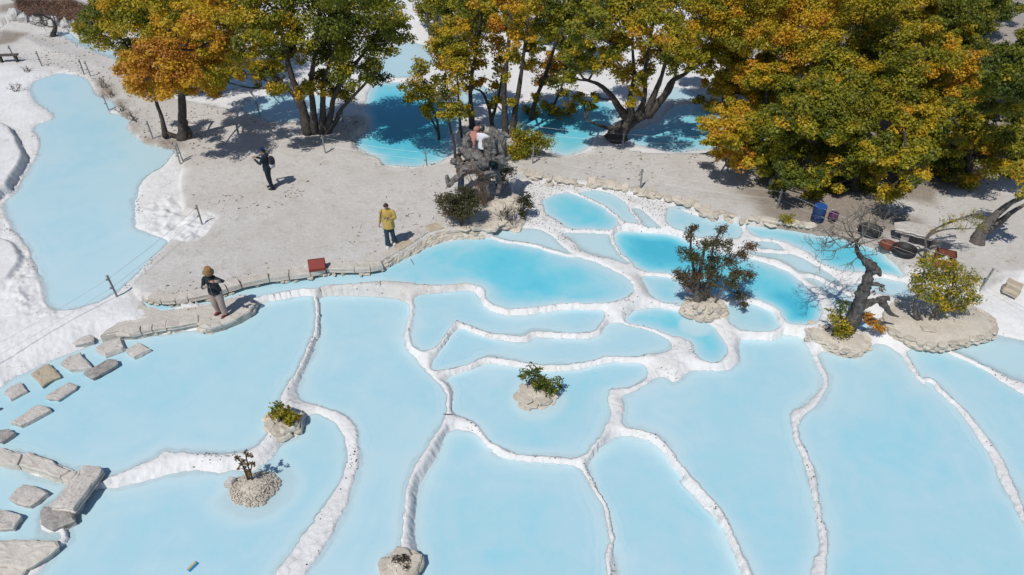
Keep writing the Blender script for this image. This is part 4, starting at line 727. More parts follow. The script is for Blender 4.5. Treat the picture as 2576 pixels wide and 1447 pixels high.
# loose stones
for s, lb, zt in (('H 2405,690 2425,650 2532,700 2515,735', 'squared beige stone block lying on white ground beyond the last fence post', .12),):
    stone_thing('stone_block', lb, s, zt, -.25, M_OCHRE)
GB = 'white boulders in a row below the brown scrub'
for u, v, w_, lb in ((40, 36, .9, 'big white boulder at the head of the row'), (62, 42, .7, 'white boulder leaning on the biggest one'), (88, 44, .55, 'narrow upright white boulder in the row'), (104, 52, .7, 'round white boulder left of the two paired ones'), (124, 48, .6, 'first of two paired white boulders'), (140, 55, .8, 'second of two paired white boulders, the wider'), (168, 56, .65, 'beige boulder in the middle of the row'), (192, 58, .55, 'small beige boulder behind the bare twisted tree'), (212, 58, .6, 'pointed white boulder behind the bare twisted tree'), (228, 64, .8, 'wide white boulder next to the pointed one'), (252, 66, .5, 'small pointed white boulder before the end of the row'), (292, 68, 1.1, 'long white boulder at the end of the row by the tree crown')):
    p = at(u, v + 13); bm_ = []
    rr = np.random.RandomState(int(u)); n = 9
    rings = [[(math.cos(2 * math.pi * k / n) * w_ * r * .5 * (1 + .2 * rr.normal()), math.sin(2 * math.pi * k / n) * w_ * r * .45 * (1 + .2 * rr.normal()), z * w_ + .06 * rr.normal()) for k in range(n)] for r, z in ((1, -.2), (1.05, .15), (.85, .45), (.45, .7), (.1, .78))]
    tag(MB().loft(rings).build('white_boulder', M_WHITESTONE, None, False, None, p), lb, 'boulder', GB)
# ------------------------------------------------------------------ small plants, dead wood
def leafmat(name, stops):
    m, t, b = nmat(name); lc = ramp(t, attr(t, 'autumn'), stops); h_ = nd(t, 'ShaderNodeHueSaturation'); t.links.new(lc, h_.inputs['Color']); t.links.new(attr(t, 'shade'), h_.inputs['Value'])
    t.links.new(h_.outputs[0], b.inputs['Base Color']); b.inputs['Roughness'].default_value = .55; b.inputs['Specular IOR Level'].default_value = .3
    l = nd(t, 'ShaderNodeBsdfTranslucent'); t.links.new(h_.outputs[0], l.inputs[0]); x_ = nd(t, 'ShaderNodeMixShader'); x_.inputs[0].default_value = .25
    t.links.new(b.outputs[0], x_.inputs[1]); t.links.new(l.outputs[0], x_.inputs[2]); t.links.new(x_.outputs[0], t.nodes['Material Output'].inputs['Surface']); return m
M_DRY = leafmat('dry_leaves', [(0, (.055, .055, .02)), (.35, (.085, .08, .028)), (.6, (.105, .075, .035)), (.85, (.16, .085, .05)), (1, (.19, .07, .045))])
def tb(I, x_, y_, z_): return Vector(I.location) + Vector((x_, y_, z_))
def sp(s, r, a): return [(p[0], p[1], r, a) for p in px(s)]
M_GREYBARK = rough_mat('grey_brown_bark', (.10, .085, .075), (.17, .15, .135), 9, .9, .8, .02)
pt = lambda s: [tuple(p) for p in px(s)]
# sparse brown leaved tree on the stacked stones
T4 = tb(I4, -.2, -.02, .33)
tree('sparse_tree', 'small tree with thin brown leaves growing from the stacked stone islet', 'tree', T4,
     [(.13, *pt('D 1749,762 1752,736 1756,705 1765,660 1775,610')), (.045, *pt('D 1753,738 1775,722 1809,720 1840,735 1870,750')), (.04, *pt('D 1756,710 1790,690 1830,660 1885,620')), (.04, *pt('D 1758,700 1740,650 1738,600 1740,568')), (.035, *pt('D 1752,740 1735,720 1712,702')), (.035, *pt('D 1765,660 1795,620 1815,580')), (.03, *pt('D 1790,690 1840,690 1880,690'))],
     [(1741, 572, 10, .5), (1732, 590, 12, .45), (1814, 578, 11, .55), (1772, 612, 15, .3), (1730, 638, 17, .25), (1750, 650, 16, .3), (1828, 618, 15, .45), (1890, 620, 12, .7), (1865, 640, 14, .6), (1790, 650, 17, .35), (1782, 680, 18, .5), (1748, 690, 20, .65), (1713, 700, 15, .6), (1835, 660, 17, .5), (1880, 687, 15, .55), (1800, 705, 16, .5), (1845, 715, 15, .4), (1862, 745, 13, .35), (1772, 725, 14, .6), (1730, 715, 15, .7), (1872, 765, 8, .4), (1850, 690, 15, .5), (1800, 610, 14, .4), (1705, 685, 10, .6)],
     None, .07, .07, 1.5, 14, 0, .008, 'leaves', .9, .4, M_DRY, M_GREYBARK)
# yellow green shrub on the wide planter
T6 = tb(I6, -.62, -.05, .3)
tree('multi_stem_shrub', 'dense yellow green shrub on several thin grey stems in the wide planter', 'shrub', T6,
     [(.05, *pt('H 1690,970 1740,850 1790,720 1810,600')), (.035, *pt('H 1725,985 1770,900 1800,800')), (.06, *pt('H 1810,1070 1840,980 1900,880 1970,800 2020,700')), (.04, *pt('H 1790,1080 1850,1010 1890,950 1960,860 2060,760')), (.04, *pt('H 1840,980 1900,900 2000,850 2120,800'))],
     [(2330, 690, 21, .38), (2370, 672, 23, .42), (2400, 700, 24, .4), (2345, 728, 23, .4), (2388, 742, 23, .42), (2430, 730, 22, .44), (2450, 752, 15, .45), (2420, 768, 16, .43), (2312, 720, 15, .42), (2352, 752, 15, .42), (2440, 700, 18, .42), (2382, 772, 13, .46), (2325, 660, 13, .42), (2402, 672, 16, .44), (2305, 700, 10, .4), (2360, 700, 20, .36)],
     None, .05, .085, 1.1, 14, 0, .012, 'leaves', .9, .42, None, M_GREYBARK)
def grv(mb, pts, rad, n=18):
    m_ = MB().tube([np.array(p) + rng.normal(size=3) * .012 for p in pts], rad, n, 6, .05); k = len(m_.v) // n; ph = rng.rand() * 6; v = np.array(m_.v).reshape(k, n, 3); c_ = v.mean(1, keepdims=True); th = np.arange(n) * 2 * math.pi / n
    g = 1 + .15 * np.sin(4 * th[None] + ph + .3 * np.arange(k)[:, None]) + .09 * np.sin(9 * th[None] + ph) + .12 * rng.normal(size=(k, 1)); v = c_ + (v - c_) * g[..., None]; j = len(mb.v); mb.v += list(v.reshape(-1, 3)); mb.f += [tuple(a + j for a in f) for f in m_.f]
# bare leaning tree on the round planter
B5 = tb(I5, -.02, .02, .3); o = empty('bare_leaning_tree', B5, 0, 'bare gnarled tree leaning from the round planter, bent like a hook at the top', 'tree'); mb = MB(); yy = B5.y
P = lambda s: [ray_at(q[0], q[1], yy) for q in px(s)]
pp = P('H 1262,1062 1290,960 1335,860 1360,770 1390,690 1415,630 1440,590 1400,545 1345,495 1318,440 1320,385'); pp[0] = np.array(B5) - np.array([0, 0, .1])
grv(mb, pp, [.22, .18, .15, .17, .125, .11, .15, .1, .055, .045, .035])
grv(mb, P('H 1350,860 1420,830 1490,810 1560,795'), [.13, .11, .1, .05]); grv(mb, P('H 1480,810 1530,850 1570,910 1625,935'), [.1, .085, .06, .02]); grv(mb, P('H 1500,812 1535,800 1560,820'), [.07, .05, .02])
mb.tube(P('H 1400,700 1460,700 1520,712'), [.08, .06, .03], 7, 4, .2); mb.tube(P('H 1360,760 1345,735'), [.13, .09], 8, 1, .1); mb.tube(P('H 1440,590 1475,605 1490,640'), [.12, .1, .04], 8, 3, .15)
mb.build('trunk', rough_mat('dark_dead_bark', (.05, .044, .04), (.17, .155, .145), 8, .9, 1, .04), o, True, B5)
def twigs(mb, p, d, L, r, dep, curl=.5):
    d = d / (np.linalg.norm(d) + 1e-9); e = p + d * L; m_ = (p + e) / 2 + rng.normal(size=3) * L * .1; mb.tube([p, m_, e], [r, r * .8, r * .6], 4 if r < .012 else 5, 3)
    if dep <= 0: return
    for k in range(rng.randint(2, 4)):
        f = rng.uniform(.4, 1.0); q = p + (e - p) * f; twigs(mb, q, d + rng.normal(size=3) * curl * 1.3, L * rng.uniform(.55, .8), max(r * .6, .004), dep - 1, curl)
tw = MB(); q = np.array(P('H 1320,385')[0])
for d in ((-.9, .1, .35), (-.6, 0, .8), (-.2, .2, 1), (.3, 0, .8), (.8, -.1, .4), (-1, 0, -.1), (.1, -.3, .9), (-.8, -.2, -.3), (-.5, .2, .6), (.5, .2, .7)): twigs(tw, q + rng.normal(size=3) * .05, np.array(d, float), rng.uniform(.5, .8), .02, 4, .55)
for s in ('H 1318,440', 'H 1345,495', 'H 1320,400'):
    for k in range(3): twigs(tw, np.array(P(s)[0]), np.array([rng.normal(), rng.normal() * .4, rng.normal() * .5 - .1]), .35, .014, 2, .6)
tw.build('twigs', plain('lichen_grey_twig', (.16, .145, .125), .9, .2), o, True, B5)
cr = Crown()
for s, a, n_, r in (('H 1420,545', .5, 40, .1), ('H 1450,560', .5, 30, .1), ('H 1310,400', .55, 40, .2), ('H 1500,730', .8, 60, .14), ('H 1440,760', .6, 20, .1)): cr.clump(P(s)[0], r, n_, .07, a, .8, .3, .1)
cr.build('leaves', o, B5, .5, M_DRY)
tree('green_sprig', 'upright green sprig beside the foot of the bare leaning tree', 'sprig', tb(I5, -.5, .12, .3), [pt('H 1170,1040 1190,960 1200,880 1205,810')], sp('H 1195,830 1225,850 1240,880 1200,890 1210,930 1180,900 1240,830', 8, .16) + sp('H 1120,890 1130,930', 6, .4), None, .012, .075, .5, 5, 0, .006, 'leaves', .9, .45)
tree('yellow_bush', 'low yellow brown bush hugging the base of the bare leaning tree', 'bush', tb(I5, -.3, -.05, .3), [pt('H 1220,1050 1215,1000')], sp('H 1180,960 1215,1000 1250,1030 1200,1040 1240,990', 14, .46), None, .02, .07, .8, 9, 0, .008, 'leaves', .9, .5)
tree('orange_spray', 'orange brown leafy spray reaching out right from the bare leaning tree', 'spray', tb(I5, .12, .1, .34), [(.02, *pt('H 1290,1050 1370,930 1440,950 1500,1030'))], sp('H 1365,925 1400,950 1430,965 1450,990 1480,1010 1510,1035 1410,930', 9, .92), None, .02, .08, .7, 6, 0, .006, 'leaves', .9, .5)
# islet plants
tree('islet_shrub', 'small yellow green shrub with round leaves on the rocky islet', 'shrub', tb(I1, -.05, -.02, .24), [(.018, *pt('D 716,1062 705,1045 700,1025')), (.014, *pt('D 716,1062 730,1050 738,1040'))], [(700, 1022, 12, .36), (692, 1038, 11, .36), (712, 1034, 11, .38), (722, 1048, 12, .4), (735, 1042, 9, .5), (745, 1048, 7, .62), (715, 1060, 11, .38), (728, 1062, 9, .36)], None, .015, .075, .62, 7, 0, .006, 'leaves', .9, .75)
tree('sapling', 'single thin sapling with narrow bronze leaves on the gravel islet', 'sapling', tb(I2, -.02, .08, .27), [(.012, *pt('I 1830,770 1815,710 1795,660 1775,560')), (.008, *pt('I 1800,690 1750,640 1705,590')), (.008, *pt('I 1800,680 1825,640'))], sp('I 1705,592 1725,612 1780,552 1788,580 1822,582 1765,610 1745,640 1795,640 1725,665 1790,690 1828,640 1775,665 1800,705', 5.5, .5), None, .012, .085, .34, 3, 0, .005, 'leaves', .9, .36, leafmat('bronze_leaves', [(0, (.05, .04, .01)), (.5, (.15, .085, .015)), (1, (.26, .12, .02))]))
tree('green_plant', 'glossy dark green plant spreading over the flaky islet', 'plant', tb(I3, .12, .1, .25), [(.02, *pt('D 1360,985 1350,960 1340,935')), (.016, *pt('D 1360,985 1375,965 1400,962')), (.014, *pt('D 1360,985 1385,980'))], [(1322, 938, 10, .08), (1338, 932, 12, .1), (1352, 930, 10, .12), (1342, 952, 14, .08), (1360, 952, 13, .1), (1358, 970, 13, .08), (1378, 965, 13, .1), (1398, 962, 11, .12), (1380, 982, 12, .1), (1395, 985, 9, .1), (1370, 992, 9, .08), (1408, 972, 6, .12), (1312, 948, 6, .12), (1345, 968, 9, .08)], None, .015, .085, .55, 7, 0, .006, 'leaves', .9, .5)
cr = Crown(); B7 = tb(I7, .02, .02, .2); o = empty('dry_tuft', B7, 0, 'dry dark brown tuft growing over the rock at the bottom edge', 'plant')
for k in range(9): cr.clump(np.array(B7) + rng.normal(size=3) * np.array([.13, .1, .02]), .1, 60, .07, rng.uniform(.0, .5), .6, .3, .15)
cr.build('leaves', o, B7, .2, leafmat('dry_dark_tuft', [(0, (.04, .033, .025)), (.6, (.09, .07, .04)), (1, (.17, .13, .05))]))
# plants round the stump
tree('brown_bush', 'brown green leafy bush on a single dark stem in front of the stump', 'bush', (1160, 572), [(.06, *pt('M 418,1320 425,1200 430,1100 420,1000')), (.03, *pt('M 425,1150 350,1060 250,1010')), (.03, *pt('M 428,1130 520,1050 600,960')), (.02, *pt('M 428,1080 500,950 520,850'))],
     [(p[0], p[1], 13, rng.uniform(.05, .6)) for p in px('M 330,1000 400,1040 480,1070 260,960 240,1100 380,1120 460,1150 540,1010 590,1080 430,970 330,1090 540,1110 450,890 500,980 190,1000 350,1180 480,1200 300,1160 520,920 230,1030 600,1010')], None, .05, .08, 1.1, 10, 0, .012, 'leaves', .9, .42, M_DRY, M_BARK)
cr = Crown(); o = empty('dry_creeper', at(1222, 508), 0, 'reddish brown dry creeper hanging over the lower trunk of the stump', 'creeper'); B0 = o.location; yy = B0.y - .45; cm = MB()
for p in px('M 520,640 570,690 620,720 680,720 600,800 560,870 640,860 680,940 640,1000 690,1020 500,760 470,700 720,800 660,1050 610,930'): 
    q = ray_at(p[0], p[1], yy); cr.clump(q, .19, 110, .06, rng.uniform(.45, .8), .9, .2, .12)
cr.build('leaves', o, B0, .22, leafmat('dry_creeper', [(0, (.11, .085, .05)), (.6, (.20, .125, .085)), (1, (.30, .17, .12))]))
for s in ('M 690,1100 660,950 620,800 560,660', 'M 690,1100 700,930 690,780', 'M 690,1100 600,900 510,720'): cm.tube([ray_at(q[0], q[1], yy) for q in px(s)], .012, 5, 4)
cm.build('stems', M_TWIG, o, True, B0)
tree('dark_shrub', 'dark brown green shrub against the right side of the stump', 'shrub', (1257, 478), [(.03, *pt('M 862,900 865,800 880,700')), (.02, *pt('M 865,850 900,760 950,700'))], sp('M 860,700 900,680 840,760 880,780 920,740 860,830 960,700 1000,690 940,660 870,640', 11, .2), None, .03, .075, .55, 8, 0, .01, 'leaves', .9, .4, M_DRY)
tree('drooping_shrub', 'small shrub with drooping dark leaves right of the rock ledge', 'shrub', (1316, 548), [(.02, *pt('M 1130,1210 1140,1100 1150,980'))], sp('M 1130,980 1160,960 1190,1000 1150,1030 1200,1050 1110,1040 1120,1000 1180,1090 1220,1070', 10, .12) + sp('M 1120,1160 1140,1190 1110,1210', 9, .1), None, .02, .1, .5, 7, 0, .008, 'leaves', .9, .36, leafmat('dark_leather_leaves', [(0, (.035, .04, .015)), (.3, (.08, .07, .03)), (1, (.17, .09, .04))]))
o = empty('bare_sprigs', at(1272, 555), 0, 'dark bare spiky sprigs growing out of the rock ledge', 'sprigs'); mb = MB()
for k in range(16): twigs(mb, np.array(o.location) + rng.normal(size=3) * np.array([.2, .15, .0]), np.array([rng.normal() * .5, rng.normal() * .4, 1]), rng.uniform(.3, .55), .012, 2, .4)
mb.build('stems', plain('dark_twig', (.07, .055, .05), .9, .2), o, True, o.location)
tree('yellow_green_bush', 'yellow green evergreen bush right behind the stump by the path', 'bush', (1322, 392), [(.05, *pt('M 1070,590 1060,450 1080,330 1120,260')), (.04, *pt('M 1065,480 1150,380 1250,330 1340,330')), (.03, *pt('M 1065,520 1000,470'))],
     [(p[0], p[1], 16, rng.uniform(.28, .46)) for p in px('M 1060,240 1120,250 1180,280 1250,300 1310,330 1370,350 1140,320 1220,360 1290,390 1200,420 1090,310 1400,320 1110,400 1060,480 1000,470 960,430 1150,450 980,520 1080,530 1240,330')], None, .05, .09, .7, 10, 0, .012, 'leaves', .9, .45)
# left bank
GD = 'leafless shrubs on the bank of the long pale pool'
for u, v, h_, lb in ((343, 303, .7, 'leafless grey shrub with twigs leaning left on the brown bank'), (263, 221, .75, 'leafless upright shrub by the paired fence posts'), (282, 243, .45, 'low leafless shrub on the brown edge between two others'), (71, 181, .35, 'low dark tuft of twigs alone on the white flat at left'), (43, 230, .55, 'thin pale twigs standing on the white flat near the picture edge'), (305, 280, .4, 'small leafless shrub close to the post at the water')):
    p = at(u, v); o = empty('bare_shrub', p, 0, lb, 'shrub', GD); mb = MB()
    for k in range(7): twigs(mb, np.array(p) + rng.normal(size=3) * np.array([.08, .08, 0]), np.array([rng.normal() * .6 - .2, rng.normal() * .5, .8]), h_ * rng.uniform(.4, .6), .014, 2, .45)
    mb.build('twigs', M_TWIG, o, True, p)
p = at(132, 92); o = empty('twisted_bare_tree', p, 0, 'small twisted leafless tree standing alone on the sand in the far left corner', 'tree'); mb = MB()
P_ = [ray_at(q[0], q[1], p.y) for q in ((131, 92), (137, 78), (139, 68), (136, 58), (130, 48))]; P_[0] = np.array(p); mb.tube(P_, [.16, .13, .11, .08, .05], 8, 4, .15); mb.build('trunk', M_BARK, o, True, p); tw = MB()
for k in range(9): twigs(tw, P_[4 if k < 6 else 2], np.array([-1.0 + rng.normal() * .6, rng.normal() * .4, .55 + rng.normal() * .3]), .8, .03, 3, .5)
tw.build('twigs', plain('dark_bare_twig', (.09, .075, .07), .9, .2), o, True, p)
cr = Crown(); sc = px('D 45,12 100,8 190,10 235,20 240,36 280,46 200,46 120,36 60,26'); sq = np.stack(unproj(sc[:, 0], sc[:, 1], .5), 1)
X = rng.uniform(sq[:, 0].min(), sq[:, 0].max(), 2600); Y = rng.uniform(sq[:, 1].min(), sq[:, 1].max(), 2600); ok = sdf(sq, X, Y) < 0
for a, b_ in zip(X[ok], Y[ok]): cr.clump((a, b_, hz(a, b_) + .2), .4, 34, .2, rng.uniform(.2, .9), .7, .2, .15)
o = cr.build('brown_scrub', None, (0, 0, 0), .12, leafmat('brown_scrub', [(0, (.16, .10, .065)), (.6, (.26, .15, .10)), (1, (.38, .25, .17))])); tag(o, kind='stuff')
o = empty('grass_tuft', at(66, 22), 0, 'spray of tall brown stalks at the end of the scrub, far left corner', 'grass tuft'); mb = MB()
for k in range(60): d = np.array([rng.normal() * .6, rng.normal() * .3, 1.]); mb.tube([np.array(o.location), np.array(o.location) + d * .6, np.array(o.location) + d * 1.1 + np.array([d[0] * .3, 0, -.1])], [.02, .014, .006], 3, 2)
mb.build('stalks', plain('brown_stalk', (.17, .11, .08), .9, .2), o, True, o.location)
# right hand side
tree('leaning_tree', 'grey trunked tree leaning out to the right over the sandy path', 'tree', (2459, 609), [(.26, *pt('H 2195,398 2225,310 2290,240 2350,180 2440,110 2560,60')), (.2, *pt('H 2225,310 2330,270 2430,190 2560,110'))], [(2600, 470, 40, .46), (2570, 430, 34, .5)], None, .2, .14, 1, None, 0, .04, 'crown', .9, .5, None, M_GREYBARK)
tree('wispy_sapling', 'thin sapling bending right with wispy yellow green twigs near the stone table', 'sapling', (2326, 655), [(.05, *pt('H 1815,525 1822,440 1820,380 1850,330 1950,270 2080,225')), (.03, *pt('H 1830,360 1900,320 2000,300 2130,300')), (.03, *pt('H 1950,270 2150,200 2250,180'))],
     sp('H 1880,310 1950,270 2020,240 2100,215 2170,200 2230,215 2190,260 2240,280 2060,290 2130,240 1990,215', 11, .4) + sp('H 1820,480 1860,500', 8, .5), None, .04, .1, .22, 9, 0, .01, 'leaves', .9, .16, None, M_GREYBARK)
tree('bank_sprig', 'small yellowish plant at the foot of the stone bank below the hollow', 'plant', at(1982, 580), [(.02, *pt('H 820,300 825,250 830,210'))], sp('H 815,250 840,230 825,280 800,225', 10, .44), None, .015, .08, .5, 7, 0, .006, 'leaves', .9, .45)
# ------------------------------------------------------------------ the grey stump: an old root plate standing on its trunk
S0 = at(1222, 508); o = empty('tree_stump', S0, 0, 'huge weathered grey stump with upturned roots and hollows beside the terrace', 'stump'); yy = S0.y
def sm(s, rad, dy=0.0, n=22, wob=.2):
    q = px(s); m_ = MB().tube([ray_at(a[0], a[1], yy + dy) + rng.normal(size=3) * .03 for a in q], rad, n, 7, .05); k = len(m_.v) // n; ph = rng.rand() * 6; v = np.array(m_.v).reshape(k, n, 3); c_ = v.mean(1, keepdims=True); th = np.arange(n) * 2 * math.pi / n
    g = 1 + .24 * np.sin(5 * th[None] + ph + .25 * np.arange(k)[:, None]) + .10 * np.sin(9 * th[None] + 2 * ph) + .16 * rng.normal(size=(k, 1)) * .6; g[0] *= .75
    v = c_ + (v - c_) * g[..., None]
    if True: # torn end: fibres of uneven length
        d = (v[0].mean(0) - v[1].mean(0)); d /= np.linalg.norm(d) + 1e-9; v[0] += d * (rng.rand(n, 1) * rad[0] * 1.1)
    m_.v = list(v.reshape(-1, 3)); return m_
PB = [('M 500,300 505,250 520,215', [.12, .07, .02], .1, 'root'), ('M 700,400 690,340 715,300', [.12, .08, .02], -.1, 'root'), ('M 870,420 905,380 935,330', [.12, .09, .03], .1, 'root'), ('M 910,560 950,530 975,490', [.1, .07, .02], -.1, 'root'), ('M 430,590 390,620 345,650', [.09, .06, .02], -.2, 'root'), ('M 640,560 600,500 590,440', [.12, .08, .03], -.2, 'root'), ('M 760,640 790,700 780,760', [.12, .09, .03], -.3, 'root')]
PA = [('M 705,1075 700,950 700,840 715,740 730,650', [.36, .27, .25, .32, .4], 0, 'trunk'), ('M 480,295 500,400 540,500 620,590 720,660', [.17, .24, .26, .28, .32], .1, 'root'), ('M 775,315 755,400 740,500 750,620', [.2, .24, .26, .36], -.05, 'root'),
      ('M 800,230 830,330 840,450 860,560 840,640', [.16, .26, .34, .34, .3], .15, 'root'), ('M 965,290 910,270 870,330 850,420', [.06, .16, .2, .2], .25, 'root'), ('M 880,215 870,300 850,360', [.1, .18, .2], .3, 'root'),
      ('M 335,560 380,585 450,600 560,620 640,640', [.14, .16, .13, .16, .22], -.15, 'root'), ('M 262,745 285,840 330,790 400,735 470,670 580,640', [.08, .1, .12, .13, .15, .2], -.25, 'root'), ('M 930,600 900,560 870,500', [.1, .2, .2], -.2, 'root'),
      ('M 440,660 480,650 540,660', [.13, .15, .16], -.3, 'root'), ('M 835,940 842,860 850,760 840,660', [.08, .09, .11, .15], -.1, 'root'), ('M 560,480 620,520 660,560 700,600', [.12, .2, .22, .26], -.3, 'root'), ('M 600,700 660,690 740,690 820,670', [.1, .2, .24, .18], -.3, 'root'), ('M 410,420 440,450 520,520', [.08, .15, .2], 0, 'root')]
for s, rd, dy, nm in PA + PB: sm(s, [a_ * .78 for a_ in rd], dy).build(nm, M_DEAD, o, True, S0)
def drape(name, label, cat, pts, mat, th=.03):
    v = [np.array(p) for p in pts]; c = sum(v) / len(v); n = len(v); mb = MB(); k = len(v); off = np.array([0, -th, 0])
    mb.v = v + [p + off for p in v]; mb.f = [tuple(range(n)), tuple(range(2 * n - 1, n - 1, -1))] + [(i, (i + 1) % n, n + (i + 1) % n, n + i) for i in range(n)]
    return tag(mb.build(name, mat, None, True, c, c), label, cat)
cl = [ray_at(a[0], a[1], yy - .42 + .12 * math.sin(i * 2.1)) for i, a in enumerate(px('M 725,590 760,555 820,570 850,595 835,640 800,655 770,660 735,670 720,640'))]
drape('dark_cloth', 'dark teal cloth caught between the roots of the grey stump', 'cloth', cl, plain('teal_cloth', (.018, .04, .05), .9, .2))
# ------------------------------------------------------------------ fences
M_POST = plain('galvanised_post', (.26, .26, .255), .55, .5, .3); M_POSTG = plain('grey_green_post', (.15, .165, .155), .6, .4); M_WIRE = plain('steel_wire', (.55, .56, .57), .4, .6, .5)
POSTME = None
def post_mesh():
    mb = MB().box((0, 0, .36), (.05, .05, .82)); mb.box((0, 0, .795), (.07, .07, .02))
    for z in (.70, .38): mb.box((-.04, -.01, z), (.09, .05, .045))
    me = bpy.data.meshes.new('fence_post'); me.from_pydata([tuple(p) for p in mb.v], [], mb.f); me.materials.append(M_POST); me.update(); return me
PM = post_mesh()
def fence(label, posts, wires, extra=()):
    """posts: picture points of the feet; wires run post to post at two heights"""
    B0 = at(*posts[0]); o = empty('wire_fence', B0, 0, label, 'fence'); Q = []
    for u, v in posts:
        p = at(u, v); q = link('post', PM, o, p - B0); q.rotation_euler = (rng.normal() * .03, rng.normal() * .03, rng.rand()); Q.append(np.array(p))
    for i, j in wires:
        for z in (.70, .38):
            a = Q[i] + np.array([0, 0, z]); b_ = (Q[j] + np.array([0, 0, z])) if isinstance(j, int) else np.array(j) + np.array([0, 0, z]); m_ = (a + b_) / 2 - np.array([0, 0, .03 * np.linalg.norm(a - b_) ** .5])
            MB().tube([a, m_, b_], .0045, 4, 6).build('wire', M_WIRE, o, True, B0)
fence('row of grey posts and thin wires along the bank of the long pale pool', [(39, 152), (106, 167), (212, 188), (228, 192), (275, 280), (385, 349), (454, 413), (460, 405), (509, 565), (295, 747)], [(0, 1), (1, 2), (4, 5), (5, 6), (8, 9), (9, tuple(at(-60, 960)))])
fence('short wire fence on posts round the near edge of the deep blue pool', [(656, 296), (819, 386), (1075, 424), (1158, 372), (863, 307)], [(1, 2), (2, 3), (1, 4)])
fence('wire fence running above the sandy bank from the stump to the grove', [(1566, 376), (1304, 350), (1800, 382)], [(0, 1), (0, 2)])
fence('long wire fence down the sandy path past the barrel and the stone table', [(1611, 475), (1955, 525), (1340, 412), (2463, 734)], [(2, 0), (0, 1), (1, 3), (3, tuple(at(2640, 830)))])
# ------------------------------------------------------------------ things standing about
M_RED = plain('dark_red_paint', (.16, .028, .018), .55, .35, 0, .2, 9); M_REDTOP = plain('red_paint_top', (.24, .04, .028), .5, .4, 0, .1)
def wedge(name, label, p, rz, w_, dpt, h_, base=True):
    o = empty(name, p, rz, label, 'sign box'); prof = [(-dpt / 2, 0), (dpt / 2, 0), (dpt / 2, h_ * .86), (dpt * .12, h_), (-dpt / 2 + .02, .07)]
    mb = MB().loft([[(x_, a, b_) for a, b_ in prof] for x_ in (-w_ / 2, w_ / 2)]); mb.build('body', M_RED, o)
    t_ = math.atan2(h_ - .07, dpt * .62 - .02); L = math.hypot(h_ - .07, dpt * .62 - .02)
    MB().box((0, (-dpt / 2 + .02 + dpt * .12) / 2 - math.sin(t_) * .012, (h_ + .07) / 2 + math.cos(t_) * .012), (w_ * .97, L * .97, .014), 0, Matrix.Rotation(t_, 3, 'X')).build('face_board', M_REDTOP, o); return o
wedge('sign_box', 'dark red slanted sign box standing on the kerb of the terrace', at(799, 676, .04), .22, .52, .30, .34)
sg = empty('display_box', at(2368, 668), -.45, 'red brown box with a white triangle panel beside the sandy path', 'sign box')
MB().box((0, 0, .1), (.55, .36, .2)).build('plinth', plain('pink_red_base', (.33, .11, .10), .8, .2), sg); f_ = MB()
for c, d in (((-.26, .05, .34), (.05, .34, .3)), ((.26, .05, .34), (.05, .34, .3)), ((0, .2, .34), (.56, .04, .3)), ((0, .05, .475), (.56, .36, .03)), ((0, -.1, .225), (.56, .04, .05))): f_.box(c, d)
f_.build('frame', plain('red_brown_wood', (.17, .055, .035), .6, .3), sg); MB().loft([[(-.19, y_, .26), (.19, y_, .26), (0, y_, .44)] for y_ in (-.11, -.09)]).build('triangle_panel', plain('white_panel', (.7, .7, .68), .7, .3), sg)
def lathe(prof, n=18, c=(0, 0)): return [[(c[0] + r * math.cos(2 * math.pi * k / n), c[1] + r * math.sin(2 * math.pi * k / n), z) for k in range(n)] for r, z in prof]
o = empty('barrel', at(2054, 556), 0, 'blue plastic barrel under the low boughs of the grove', 'barrel'); M_BLUE = plain('blue_plastic', (.012, .035, .11), .6, .3)
MB().loft(lathe([(.2, 0), (.22, .05), (.22, .2), (.23, .215), (.22, .23), (.22, .38), (.23, .395), (.22, .41), (.22, .56), (.2, .6)])).build('drum', M_BLUE, o, True); MB().loft(lathe([(.215, .6), (.215, .625), (.18, .63)])).build('lid', plain('blue_lid', (.02, .08, .3), .4, .5), o)
def bowl(name, label, cat, p, r, h_, mat, inner=None, handles=None):
    o = empty(name, p, 0, label, cat); MB().loft(lathe([(r * .7, 0), (r * .95, h_ * .5), (r, h_), (r * .93, h_), (r * .86, h_ * .55), (r * .5, h_ * .35), (.02, h_ * .33)], 24)).build('pan', mat, o, True)
    MB().tube([(r * .97 * math.cos(a), r * .97 * math.sin(a), h_) for a in np.linspace(0, 2 * math.pi, 25)], .018, 6, 1).build('rim', inner or mat, o, True)
    for s in (-1, 1): MB().tube([(s * r * .98, -.08, h_), (s * (r + .07), -.06, h_ + .03), (s * (r + .07), .06, h_ + .03), (s * r * .98, .08, h_)], .014, 6, 3).build('handle', inner or mat, o, True)
    return o
bowl('clay_basin', 'round orange brown basin on the sand left of the black cauldron', 'basin', at(2232, 624), .27, .16, plain('orange_clay', (.17, .05, .028), .7, .3, 0, .3, 8))
bowl('cauldron', 'wide black iron cauldron on the sand below the stone table', 'cauldron', at(2271, 640), .38, .24, plain('black_iron', (.02, .019, .019), .6, .4, 0, .4, 6), plain('iron_rim', (.05, .045, .045), .5, .5))
bowl('iron_tub', 'black tub half hidden behind the twigs of the bare leaning tree', 'tub', at(2185, 590), .38, .25, plain('black_tub', (.022, .022, .024), .6, .4))
TB = at(2312, 612); o = empty('stone_table', TB, -.42, 'rough grey stone slab table on dark supports beside the path', 'table')
a = prism_mb([(-.85, -.3), (.3, -.42), (.88, -.28), (.92, .1), (.5, .42), (-.5, .4), (-.9, .15)], .52, .4, .02, 3, .16).build('table_top', M_GREYSLAB, o)
